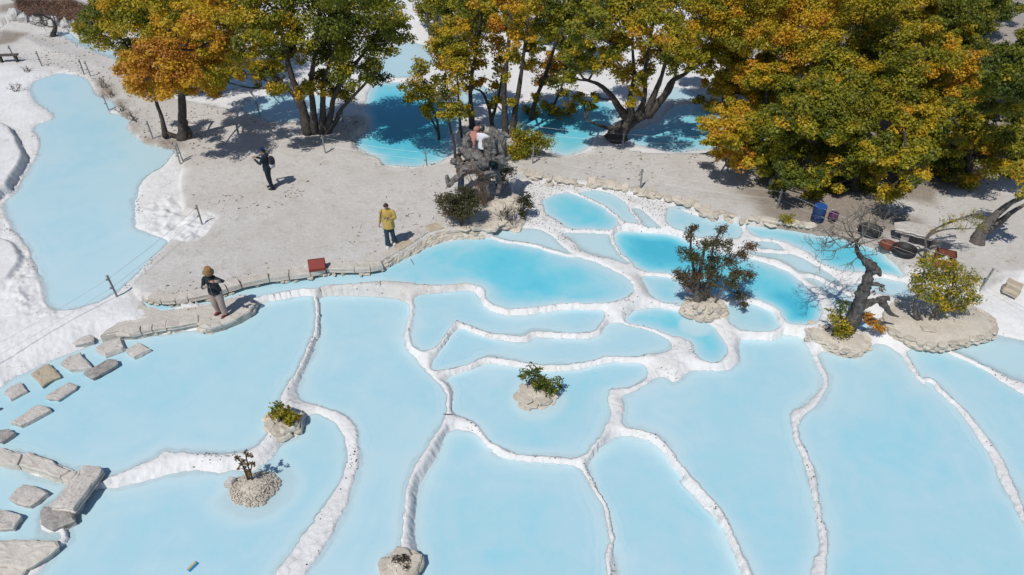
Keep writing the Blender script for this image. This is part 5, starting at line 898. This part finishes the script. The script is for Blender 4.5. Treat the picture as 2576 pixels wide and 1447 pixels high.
for x_ in (-.5, .45): prism_mb([(x_ - .13, -.25), (x_ + .13, -.25), (x_ + .13, .25), (x_ - .13, .25)], .39, -.1, .02, 3, .14).build('leg', M_DARKSLAB, o)
o = empty('white_sack', at(1946, 468), .3, 'pale grey full sack lying in the dark hollow under the grove', 'sack')
MB().loft(lathe([(.07, 0), (.19, .05), (.21, .14), (.18, .24), (.1, .3), (.04, .33), (.05, .37)], 14)).build('sack_body', plain('sack_cloth', (.45, .46, .5), .9, .2), o, True); MB().loft(lathe([(.045, .32), (.054, .33), (.045, .34)], 12)).build('tie', plain('yellow_cord', (.4, .26, .04), .8, .2), o, True)
o = empty('purple_bucket', at(2092, 556), 0, 'purple bucket next to the blue barrel', 'bucket'); MB().loft(lathe([(.13, 0), (.18, .32), (.165, .32), (.12, .04), (.01, .03)], 16)).build('pail', plain('purple_plastic', (.07, .015, .06), .6, .3), o, True); MB().tube([(-.17, 0, .3), (-.1, 0, .46), (.1, 0, .46), (.17, 0, .3)], .008, 5, 4).build('bail_handle', M_WIRE, o, True)
BN = at(25, 156); o = empty('low_bench', BN, .12, 'low dark plank bench on short legs on the white flat in the far left', 'bench'); M_WD = plain('dark_plank', (.09, .08, .07), .8, .2); MB().box((0, 0, .38), (1.1, .28, .07)).build('seat', M_WD, o)
for x_ in (-.4, .4): MB().box((x_, 0, .16), (.08, .22, .38)).build('leg', M_WD, o)
lt = [(x_, y_, z_) for x_, y_, z_ in [(-.05, -.11, 0), (.05, -.11, 0), (.05, .11, .01), (-.05, .11, .01)]]; p = at(485, 1426, -.615); o = empty('wrapper', p, -.55, 'crumpled blue wrapper floating in the lower left pool', 'wrapper')
MB().loft([[(x_, y_, z_) for x_, y_, z_ in lt], [(x_, y_, z_ + .008) for x_, y_, z_ in lt]]).build('foil', plain('blue_foil', (.02, .2, .45), .3, .5), o); MB().loft([[(x_ * .5 - .03, y_ * .9, z_ + .009) for x_, y_, z_ in lt], [(x_ * .5 - .03, y_ * .9, z_ + .012) for x_, y_, z_ in lt]]).build('yellow_strip', plain('yellow_foil', (.5, .42, .12), .4, .5), o)
tag(MB().tube([at(1033, 652, -.22), np.array(at(1038, 660, -.26)), np.array(at(1046, 674, -.29))], [.012, .011, .008], 5, 3).build('stick', M_TWIG), 'thin stick poking into the turquoise pool below the stone wall', 'stick')
tag(MB().tube([np.array(at(1107, 1043)) + (0, 0, .03), np.array(at(1125, 1046)) + (0, 0, .06), np.array(at(1140, 1045)) + (0, 0, .05)], [.008, .01, .008], 5, 3).build('twig', M_TWIG), 'small forked twig lying across the white rim between two pools', 'twig')
# ------------------------------------------------------------------ litter on the ground
def scatter(name, w, n, size, mat, ratio=.45, lift=.012, seed=3):
    r = np.random.RandomState(seed); G = w.reshape(GX.shape)[:NR, 6:-6].copy(); ar = np.gradient(ys[:NR])[:, None] * (halfw(ys[:NR]) * 2 / NC)[:, None]
    G = (G * ar).ravel(); G[G < 0] = 0; c_ = np.cumsum(G); c_ /= c_[-1]; k = np.searchsorted(c_, r.rand(n)); i, j = np.divmod(k, NC)
    X = GX[i, j + 6] + (r.rand(n) - .5) * .06; Y = GY[i, j + 6] + (r.rand(n) - .5) * .06; Z = HG[i, j + 6] + lift; a = r.rand(n) * 6.283; s = size * (.6 + .8 * r.rand(n)); up = r.rand(n) * .35 * s
    A = np.stack([np.cos(a) * s / 2, np.sin(a) * s / 2, up * .3], 1); Bv = np.stack([-np.sin(a) * s * ratio / 2, np.cos(a) * s * ratio / 2, up], 1); C = np.stack([X, Y, Z], 1)
    me = np_mesh(name, np.stack([C - A, C - Bv, C + A, C + Bv], 1).reshape(-1, 3), np.arange(4 * n).reshape(-1, 4), mat, False, {'autumn': np.repeat(r.rand(n), 4), 'shade': np.repeat(.6 + .8 * r.rand(n), 4)}); return tag(link(name, me), kind='stuff')
scatter('fallen_leaves', np.where(smin > -.01, np.minimum(litter, .5) ** 1.5, 0) * (np.abs(GY.ravel()) < 40), 4000, .042, leafmat('fallen_leaf', [(0, (.03, .025, .022)), (.6, (.075, .05, .035)), (1, (.16, .085, .04))]), .4, .014, 3)
scatter('sunken_leaves', (smin < -.05) * (smin > -2.5) * (GY.ravel() < 25) * 1.0, 420, .06, leafmat('sunken_leaf', [(0, (.08, .17, .19)), (1, (.14, .22, .22))]), .4, .0, 8)
cr = Crown()
FL = (sl_ < -.1) * sstep(-.15, .35, fbm(x, y, 3, .45)) * (GY.ravel() < 45)
scatter('ground_twigs', FL * 1.0, 1500, .12, leafmat('ground_twig', [(0, (.22, .17, .12)), (1, (.40, .34, .27))]), .1, .012, 5)
r = np.random.RandomState(9); pb = MB(); G = (FL.reshape(GX.shape)[:NR, 6:-6] + .25 * (sl_.reshape(GX.shape)[:NR, 6:-6] < -.1)) * (ys[:NR, None] ** 2); c_ = np.cumsum(G.ravel()); c_ /= c_[-1]
for k in np.searchsorted(c_, r.rand(2200)):
    i, j = divmod(int(k), NC); p = np.array([GX[i, j + 6] + r.normal() * .05, GY[i, j + 6] + r.normal() * .05, HG[i, j + 6]]); s_ = r.uniform(.012, .034) * (2.4 if r.rand() < .03 else 1); jn = len(pb.v); q = r.normal(size=(6, 3)) * .25 + np.array([(1, 0, 0), (-1, 0, 0), (0, 1, 0), (0, -1, 0), (0, 0, .6), (0, 0, -.6)])
    pb.v += [p + s_ * w_ for w_ in q]; pb.f += [(jn + a_, jn + b_, jn + c2) for a_, b_, c2 in ((0, 2, 4), (2, 1, 4), (1, 3, 4), (3, 0, 4), (2, 0, 5), (1, 2, 5), (3, 1, 5), (0, 3, 5))]
tag(pb.build('pebbles', M_FLAKE), kind='stuff')
# ------------------------------------------------------------------ people
def fuse(mb, name, mats, voxel, smooth=2, parent=None):
    """many overlapping tapered pieces become one continuous skin"""
    me = bpy.data.meshes.new('tmp'); me.from_pydata([tuple(p) for p in mb.v], [], mb.f); me.update(); ob = bpy.data.objects.new('tmp', me); COL.objects.link(ob)
    rm = ob.modifiers.new('r', 'REMESH'); rm.mode = 'VOXEL'; rm.voxel_size = voxel; rm.use_smooth_shade = True
    if smooth: s_ = ob.modifiers.new('s', 'SMOOTH'); s_.iterations = smooth; s_.factor = .5
    dg = bpy.context.evaluated_depsgraph_get(); out = bpy.data.meshes.new_from_object(ob.evaluated_get(dg)); out.name = name
    bpy.data.objects.remove(ob); bpy.data.meshes.remove(me); out.materials.clear()
    for m_ in mats: out.materials.append(m_)
    return link(name, out, parent)
def ell(c, rx, ry, n=14): return [(c[0] + rx * math.cos(2 * math.pi * k / n), c[1] + ry * math.sin(2 * math.pi * k / n), c[2]) for k in range(n)]
def ball(mb, c, r, M=None, n=12):
    rings = []
    for i in range(1, 8):
        t_ = math.pi * i / 8; rings.append([np.array(c) + (np.array(M) if M is not None else np.eye(3)) @ np.array([r[0] * math.sin(t_) * math.cos(2 * math.pi * k / n), r[1] * math.sin(t_) * math.sin(2 * math.pi * k / n), -r[2] * math.cos(t_)]) for k in range(n)])
    mb.loft(rings)
M_SKIN = plain('skin', (.40, .235, .165), .55, .35, 0, .06); M_EYE = plain('eyes', (.02, .015, .012), .3, .5); M_LIP = plain('lips', (.30, .11, .09), .5, .3)
M_HAIRB = plain('black_hair', (.012, .011, .011), .5, .4, 0, .3, 40); M_HAIRR = plain('dark_red_hair', (.06, .013, .014), .5, .4, 0, .3, 40)
def cloth(name, c, var=.16, scale=9): 
    m, t, b = nmat(name); P = opos(t); n1 = noise(t, scale, 4, .6, P); col = mix(t, n1, tuple(v * (1 - var) for v in c), tuple(v * (1 + var) for v in c)); t.links.new(col, b.inputs['Base Color'])
    b.inputs['Roughness'].default_value = .9; b.inputs['Specular IOR Level'].default_value = .2; b.inputs['Sheen Weight'].default_value = .15; bump(t, b, noise(t, 14, 3, .5, P, 1.0), .6, .02); return m
def hand(mb, w, d, up, curl=.5):
    """palm, four fingers of unequal length and a thumb from the side of the palm"""
    w = np.array(w, float); d = np.array(d, float); d /= np.linalg.norm(d); up = np.array(up, float); up = up - d * (up @ d); up /= np.linalg.norm(up); sd_ = np.cross(d, up)
    mb.tube([w, w + d * .04, w + d * .085], [.024, .034, .036], 8, 2)
    for k, L in enumerate((.062, .074, .07, .055)):
        o = w + d * .08 + sd_ * (k - 1.5) * .0215; a = o + d * L * .5 - up * L * .18 * curl; e = o + d * L * (1 - .45 * curl) - up * L * (.75 * curl); mb.tube([o, a, e], [.0105, .0098, .008], 6, 2)
    o = w + d * .03 + sd_ * -.03; mb.tube([o, o + d * .035 - sd_ * .024 - up * .008, o + d * .066 - sd_ * .02 - up * .022 * curl], [.0125, .0115, .009], 6, 2)
def person(label, loc, rz, P, C):
    o = empty('person', loc, rz, label, 'person'); b = MB(); V = lambda k: np.array(P[k], float)
    pel = V('pelvis'); ch = V('chest'); nk = V('neck'); hd = V('head'); yaw, pit = P.get('look', (0, 0)); lean = nk - pel
    Mh = np.array(Matrix.Rotation(yaw, 3, 'Z') @ Matrix.Rotation(pit, 3, 'X')); fw = Mh @ np.array([0, 1, 0]); hu = Mh @ np.array([0, 0, 1]); hr = Mh @ np.array([1, 0, 0])
    S = P.get('w', 1.0)
    def torso(mb, e, z0=-.06, flare=0.0):
        bot = pel + np.array([0, 0, z0]); sec = [(bot, .165 + flare, .125 + flare), (pel + np.array([0, 0, .03]), .165 + flare * .7, .12 + flare * .7), (pel + (ch - pel) * .45, .142 + flare * .4, .105 + flare * .4), (ch, .172, .118), (ch + (nk - ch) * .55, .16, .1), (nk - (nk - ch) * .12, .085, .075)]
        mb.loft([ell(c, (rx + e) * S, ry + e) for c, rx, ry in sec])
    torso(b, 0); b.tube([nk - (nk - ch) * .2, nk, hd - hu * .07], [.062, .052, .052], 10, 2)
    ball(b, hd, (.074, .092, .108), Mh); ball(b, hd - hu * .055 + fw * .03, (.052, .06, .055), Mh); b.tube([hd + fw * .088 + hu * .018, hd + fw * .108 - hu * .018, hd + fw * .09 - hu * .03], [.009, .015, .012], 6, 2)
    for s in (-1, 1): ball(b, hd + hr * s * .076 - fw * .005 - hu * .005, (.012, .02, .03), Mh, 8)
    for s, k in ((-1, 'armL'), (1, 'armR')):
        sh, el, wr = [np.array(q, float) for q in P[k]]; b.tube([ch + (nk - ch) * .45, sh, (sh + el) / 2, el, (el + wr) / 2, wr], [.06, .056, .047, .04, .036, .025], 10, 3); hand(b, wr, wr - el + np.array(P.get(k + '_hd', (0, 0, 0))), P.get(k + '_up', (0, -.3, 1)), P.get(k + '_curl', .5))
    for s, k in ((-1, 'legL'), (1, 'legR')):
        hp, kn, an = [np.array(q, float) for q in P[k]]; b.tube([hp + np.array([-s * .01, 0, .06]), hp, (hp + kn) / 2, kn, kn + (an - kn) * .35, an], [.09, .092, .075, .055, .055, .036], 10, 3); f_ = np.array([math.sin(P.get('toe', {}).get(k, 0)), math.cos(P.get('toe', {}).get(k, 0)), 0]); b.tube([an, an + f_ * .06 - np.array([0, 0, .045]), an + f_ * .15 - np.array([0, 0, .055])], [.036, .034, .022], 8, 2)
    body = fuse(b, 'body', [M_SKIN, M_EYE, M_LIP], .0125, 2, o)
    for f in body.data.polygons:
        c = np.array(f.center)
        if min(np.linalg.norm(c - (hd + fw * .085 + hr * s * .031 + hu * .016)) for s in (-1, 1)) < .0135: f.material_index = 1
        elif np.linalg.norm((c - (hd + fw * .088 - hu * .058)) * np.array([.6, 1, 1.4])) < .014: f.material_index = 2
    # clothing follows the body
    tp = MB(); torso(tp, C.get('fit', .014), C.get('hem', -.1), C.get('flare', .015)); sl = C.get('sleeve', .97)
    for k in ('armL', 'armR'):
        sh, el, wr = [np.array(q, float) for q in P[k]]; e_ = el + (wr - el) * sl; tp.tube([ch + (nk - ch) * .5, sh, (sh + el) / 2, el, (el + e_) / 2, e_], [.068, .064, .057, .051, .048, .043], 10, 3)
    tp.tube([nk - (nk - ch) * .28, nk + (nk - ch) * .03], [.088, .072], 12, 1)
    fuse(tp, C['top_name'], [C['top']], .016, 2, o)
    if 'cuff' in C:
        for k in ('armL', 'armR'):
            sh, el, wr = [np.array(q, float) for q in P[k]]; MB().tube([el + (wr - el) * (sl - .06), wr], [.05, .042], 10, 1).build('shirt_cuff', C['cuff'], o, True)
    tr = MB(); tr.loft([ell(pel + np.array([0, 0, z]), rx * S, ry) for z, rx, ry in ((-.11, .16, .13), (0, .178, .135), (.06, .168, .125))])
    for k in ('legL', 'legR'):
        hp, kn, an = [np.array(q, float) for q in P[k]]; w_ = C.get('leg_w', (.108, .092, .078, .075, .075)); tr.tube([hp + np.array([0, 0, .05]), hp, (hp + kn) / 2, kn, (kn + an) / 2, an + np.array([0, 0, .0])], [.1, *w_], 12, 3)
    fuse(tr, 'trousers', [C['legs']], .016, 2, o)
    for k in ('legL', 'legR'):
        an = np.array(P[k][2], float); a = P.get('toe', {}).get(k, 0); f_ = np.array([math.sin(a), math.cos(a), 0]); r_ = np.array([math.cos(a), -math.sin(a), 0]); z0 = an[2] - .085; sec = []
        for t_, w_, h_ in ((-.085, .03, .06), (-.06, .042, .1), (.0, .045, .115), (.07, .048, .075), (.13, .046, .055), (.17, .026, .035)):
            c = an + f_ * t_; c[2] = z0; sec.append([c + r_ * x_ * w_ + np.array([0, 0, y_ * h_]) for x_, y_ in ((-1, 0), (1, 0), (1.05, .35), (.7, .9), (0, 1), (-.7, .9), (-1.05, .35))])
        MB().loft(sec).build('shoe', C['shoe'], o, True)
    hm = MB(); hb = hd - fw * .012 + hu * .012
    if C.get('hair'):
        rings = []
        for i in range(7):
            t_ = math.pi * .5 * i / 6
            rings.append([hb + Mh @ np.array([.086 * math.cos(t_) * math.cos(q), (.100 if math.sin(q) < .3 else .094) * math.cos(t_) * math.sin(q), .112 * math.sin(t_) + (-.075 if math.sin(q) < -.15 else (-.03 if math.sin(q) < .35 else .045)) * (1 - i / 6)]) for q in np.linspace(0, 2 * math.pi, 20, endpoint=False)])
        hm.loft(rings); hm.build('hair', C['hair'], o, True)
    hb = hd + hu * .03
    ring = lambda r, z, sag=0.0, sx=1.0: [hb + Mh @ np.array([r * math.cos(q) * sx, r * 1.08 * math.sin(q), z - sag * (.5 - .5 * math.cos(2 * q))]) for q in np.linspace(0, 2 * math.pi, 24, endpoint=False)]
    if C.get('hat') == 'brim':
        MB().loft([ring(.1, .012), ring(.15, -.03, .035), ring(.157, -.025, .035), ring(.104, .03), ring(.1, .075), ring(.094, .115), ring(.07, .142), ring(.01, .135)]).build('hat', C['hat_m'], o, True)
    if C.get('hat') == 'cap':
        MB().loft([ring(.094, -.005), ring(.095, .03), ring(.085, .07), ring(.055, .095), ring(.008, .103)]).build('cap', C['hat_m'], o, True)
        MB().loft([[hb + Mh @ np.array([x_, .085 + y_ * (1 - (x_ / .095) ** 2 * .8), -.002 - y_ * .18]) for x_ in np.linspace(-.085, .085, 9)] + [hb + Mh @ np.array([x_, .085 + y_ * (1 - (x_ / .095) ** 2 * .8), .006 - y_ * .18]) for x_ in np.linspace(.085, -.085, 9)] for y_ in (.0, .05, .1)]).build('visor', C['hat_m'], o, True)
    return o
def world(o, p): return Vector(o.location) + Matrix.Rotation(o.rotation_euler.z, 3, 'Z') @ Vector(p)
def slab_thing(name, label, cat, o, p, d, tilt, mats, part):
    e = empty(name, world(o, p), o.rotation_euler.z, label, cat); M_ = Matrix.Rotation(tilt[0], 3, 'X') @ Matrix.Rotation(tilt[1], 3, 'Y')
    MB().box((0, 0, 0), d, 0, M_).build('case', mats[0], e); MB().box(M_ @ Vector((0, d[1] * .52, 0)), (d[0] * .86, .002, d[2] * .88), 0, M_).build(part, mats[1], e); return e
M_BLK = plain('black_device', (.012, .012, .014), .35, .5); M_GLS = plain('dark_glass', (.02, .025, .03), .1, .6)
stand = dict(pelvis=(0, 0, .92), chest=(0, .0, 1.24), neck=(0, -.005, 1.44), head=(0, .02, 1.575), armL=[(-.19, 0, 1.335), (-.25, -.03, 1.09), (-.26, .06, .85)], armR=[(.19, 0, 1.335), (.25, -.03, 1.09), (.26, .06, .85)], legL=[(-.09, 0, .88), (-.1, .02, .48), (-.11, -.02, .085)], legR=[(.09, 0, .88), (.1, .02, .48), (.11, -.02, .085)])
def pose(**k): d = dict(stand); d.update(k); return d
# person in the hat, taking a picture to his left
pH = person('person in a tan brimmed hat and dark jacket holding a camera up to one side', at(560, 791, -.185), R(172), pose(look=(R(48), R(-14)), armL=[(-.2, .02, 1.335), (-.44, .12, 1.36), (-.30, .30, 1.47)], armR=[(.19, .02, 1.33), (.2, .2, 1.12), (-.06, .34, 1.32)], legL=[(-.09, 0, .88), (-.12, .06, .48), (-.13, .06, .085)], legR=[(.09, 0, .88), (.11, .04, .48), (.13, -.06, .085)], toe={'legL': .35, 'legR': .45}, armL_up=(0, .4, 1), armR_up=(0, .4, 1)),
     dict(top=cloth('dark_jacket', (.016, .02, .026)), top_name='jacket', legs=cloth('dusty_beige_trousers', (.33, .25, .22)), shoe=plain('dark_red_shoe', (.13, .012, .018), .6, .3), leg_w=(.118, .108, .098, .094, .088), hair=M_HAIRB, hat='brim', hat_m=cloth('tan_hat', (.27, .155, .06)), sleeve=.42, cuff=cloth('checked_cuff', (.32, .25, .2), .5, 60), hem=-.1, flare=.03))
MB().tube([(0, .16, .86), (0, .165, 1.15), (0, .13, 1.36)], .006, 5, 3).build('zip', plain('zip_metal', (.3, .3, .3), .4, .5, .6), pH)
c_ = empty('camera', world(pH, (-.2, .40, 1.44)), pH.rotation_euler.z + R(40), 'small black camera held up by the person in the hat', 'camera'); MB().box((0, 0, 0), (.14, .06, .09)).build('camera_body', M_BLK, c_); MB().loft([[(.035 * math.cos(a), y_, .035 * math.sin(a)) for a in np.linspace(0, 6.283, 14, endpoint=False)] for y_ in (.03, .1)]).build('lens', M_BLK, c_, True)
# person in navy with a backpack
pN = person('person in navy clothes and a blue cap facing left with hands raised', at(684, 474), R(88), pose(look=(0, R(-8)), armL=[(-.19, .02, 1.335), (-.22, .14, 1.12), (-.1, .36, 1.27)], armR=[(.19, .02, 1.335), (.22, .14, 1.12), (.06, .36, 1.27)], legR=[(.09, 0, .88), (.1, .05, .48), (.11, .05, .085)], legL=[(-.09, 0, .88), (-.1, -.0, .48), (-.11, -.08, .085)]),
     dict(top=cloth('navy_hoodie', (.012, .022, .034)), top_name='hoodie', legs=cloth('dark_track_trousers', (.010, .015, .024)), shoe=plain('black_shoe', (.012, .012, .016), .6, .3), hair=M_HAIRB, hat='cap', hat_m=cloth('navy_cap', (.006, .02, .075)), hem=-.12, flare=.02))
ball_ = MB(); ball(ball_, (0, -.1, 1.42), (.11, .07, .06)); ball_.build('hood', cloth('hood_navy', (.012, .022, .034)), pN, True)
bp_ = empty('backpack', world(pN, (0, -.22, 1.12)), pN.rotation_euler.z, 'dark backpack with a light grey bottom worn by the person in navy', 'backpack'); q = MB(); q.loft([ell((0, -.02 * (1 - (z / .24) ** 2), z), rx, ry) for z, rx, ry in ((-.06, .15, .1), (.0, .155, .11), (.1, .15, .105), (.18, .12, .085), (.23, .05, .04))]); q.build('bag', cloth('dark_bag', (.02, .02, .035)), bp_, True)
MB().loft([ell((0, -.01, z), rx, ry) for z, rx, ry in ((-.22, .1, .07), (-.2, .14, .095), (-.1, .152, .102), (-.055, .152, .102))]).build('bag_bottom', cloth('light_bag', (.5, .5, .52)), bp_, True)
for s in (-1, 1): MB().tube([(s * .1, .06, .16), (s * .12, .2, .26), (s * .13, .33, .1), (s * .13, .22, -.12), (s * .12, .06, -.18)], .014, 6, 4).build('strap', cloth('strap_dark', (.015, .015, .02)), bp_, True)
# person in yellow looking at a phone
pY = person('person with short dark red hair in a yellow shirt and jeans looking at a phone', at(984, 618, .045), R(176), pose(look=(0, R(-26)), w=1.0, head=(0, .045, 1.55), armL=[(-.2, 0, 1.325), (-.26, .02, 1.1), (-.13, .24, 1.18)], armR=[(.19, 0, 1.325), (.24, -.04, 1.1), (.29, .04, .86)], legL=[(-.09, 0, .88), (-.09, -.02, .48), (-.1, -.16, .085)], legR=[(.09, 0, .88), (.08, .08, .48), (.08, .08, .085)]),
     dict(top=cloth('mustard_shirt', (.46, .315, .085), .12), top_name='shirt', legs=cloth('blue_jeans', (.02, .05, .075)), shoe=plain('white_shoe', (.62, .6, .56), .6, .3), hair=M_HAIRR, hem=-.2, flare=.03, leg_w=(.105, .09, .078, .082, .098), sleeve=.9))
MB().tube([(.16, .02, 1.40), (.19, .15, 1.2), (.235, .13, 1.0), (.25, 0, .86)], .013, 6, 4).build('bag_strap', M_BLK, pY, True)
for s in (-1, 1): MB().box((s * .085, .158, 1.2), (.09, .014, .05)).build('chest_pocket', cloth('mustard_pocket', (.40, .29, .07), .1), pY)
slab_thing('phone', 'black phone held in front of the person in yellow', 'phone', pY, (-.08, .31, 1.22), (.075, .012, .15), (R(50), 0), (M_BLK, M_GLS), 'screen')
# people half hidden by the stump
pB = person('person in a brown jacket and jeans half hidden by the grey stump, phone in hand', at(1160, 484), R(-62), pose(look=(0, R(-18)), armL=[(-.19, .02, 1.335), (-.22, .12, 1.1), (-.06, .36, 1.24)], armR=[(.19, .02, 1.335), (.22, .14, 1.12), (.05, .36, 1.22)]),
     dict(top=cloth('brown_jacket', (.10, .062, .042)), top_name='jacket', legs=cloth('dark_jeans', (.012, .03, .07)), shoe=plain('white_trainer', (.62, .63, .66), .6, .3), hair=M_HAIRB, hem=-.1))
slab_thing('phone', 'white phone held up by the person in the brown jacket', 'phone', pB, (0, .46, 1.3), (.078, .012, .155), (R(10), 0), (plain('white_case', (.7, .7, .72), .4, .5), M_GLS), 'screen')
pW = person('person with black hair in a white shirt seen from behind beyond the stump', at(1216, 418), R(-28), pose(look=(R(-25), R(-12)), armL=[(-.19, .0, 1.335), (-.24, .02, 1.1), (-.2, .2, .95)], armR=[(.19, .0, 1.335), (.24, .12, 1.14), (.12, .32, 1.2)]),
     dict(top=cloth('white_shirt', (.68, .69, .72), .06), top_name='shirt', legs=cloth('dark_trousers', (.03, .03, .035)), shoe=M_BLK, hair=M_HAIRB, hem=-.12, flare=.03))
pK = person('person in a salmon pink hooded top bending down behind the stump', at(1186, 414), R(-38), pose(look=(0, R(-60)), pelvis=(0, -.05, .9), chest=(0, .16, 1.18), neck=(0, .33, 1.32), head=(0, .44, 1.36), armL=[(-.19, .27, 1.25), (-.22, .42, 1.0), (-.1, .55, .85)], armR=[(.19, .27, 1.25), (.22, .42, 1.0), (.1, .55, .85)]),
     dict(top=cloth('salmon_top', (.40, .18, .14), .08), top_name='hooded_top', legs=cloth('grey_trousers', (.06, .06, .07)), shoe=M_BLK, hair=M_HAIRB, hem=-.14, flare=.05, fit=.03))
q = MB(); ball(q, (0, .40, 1.40), (.12, .15, .11)); q.build('hood', cloth('salmon_hood', (.40, .18, .14), .08), pK, True)
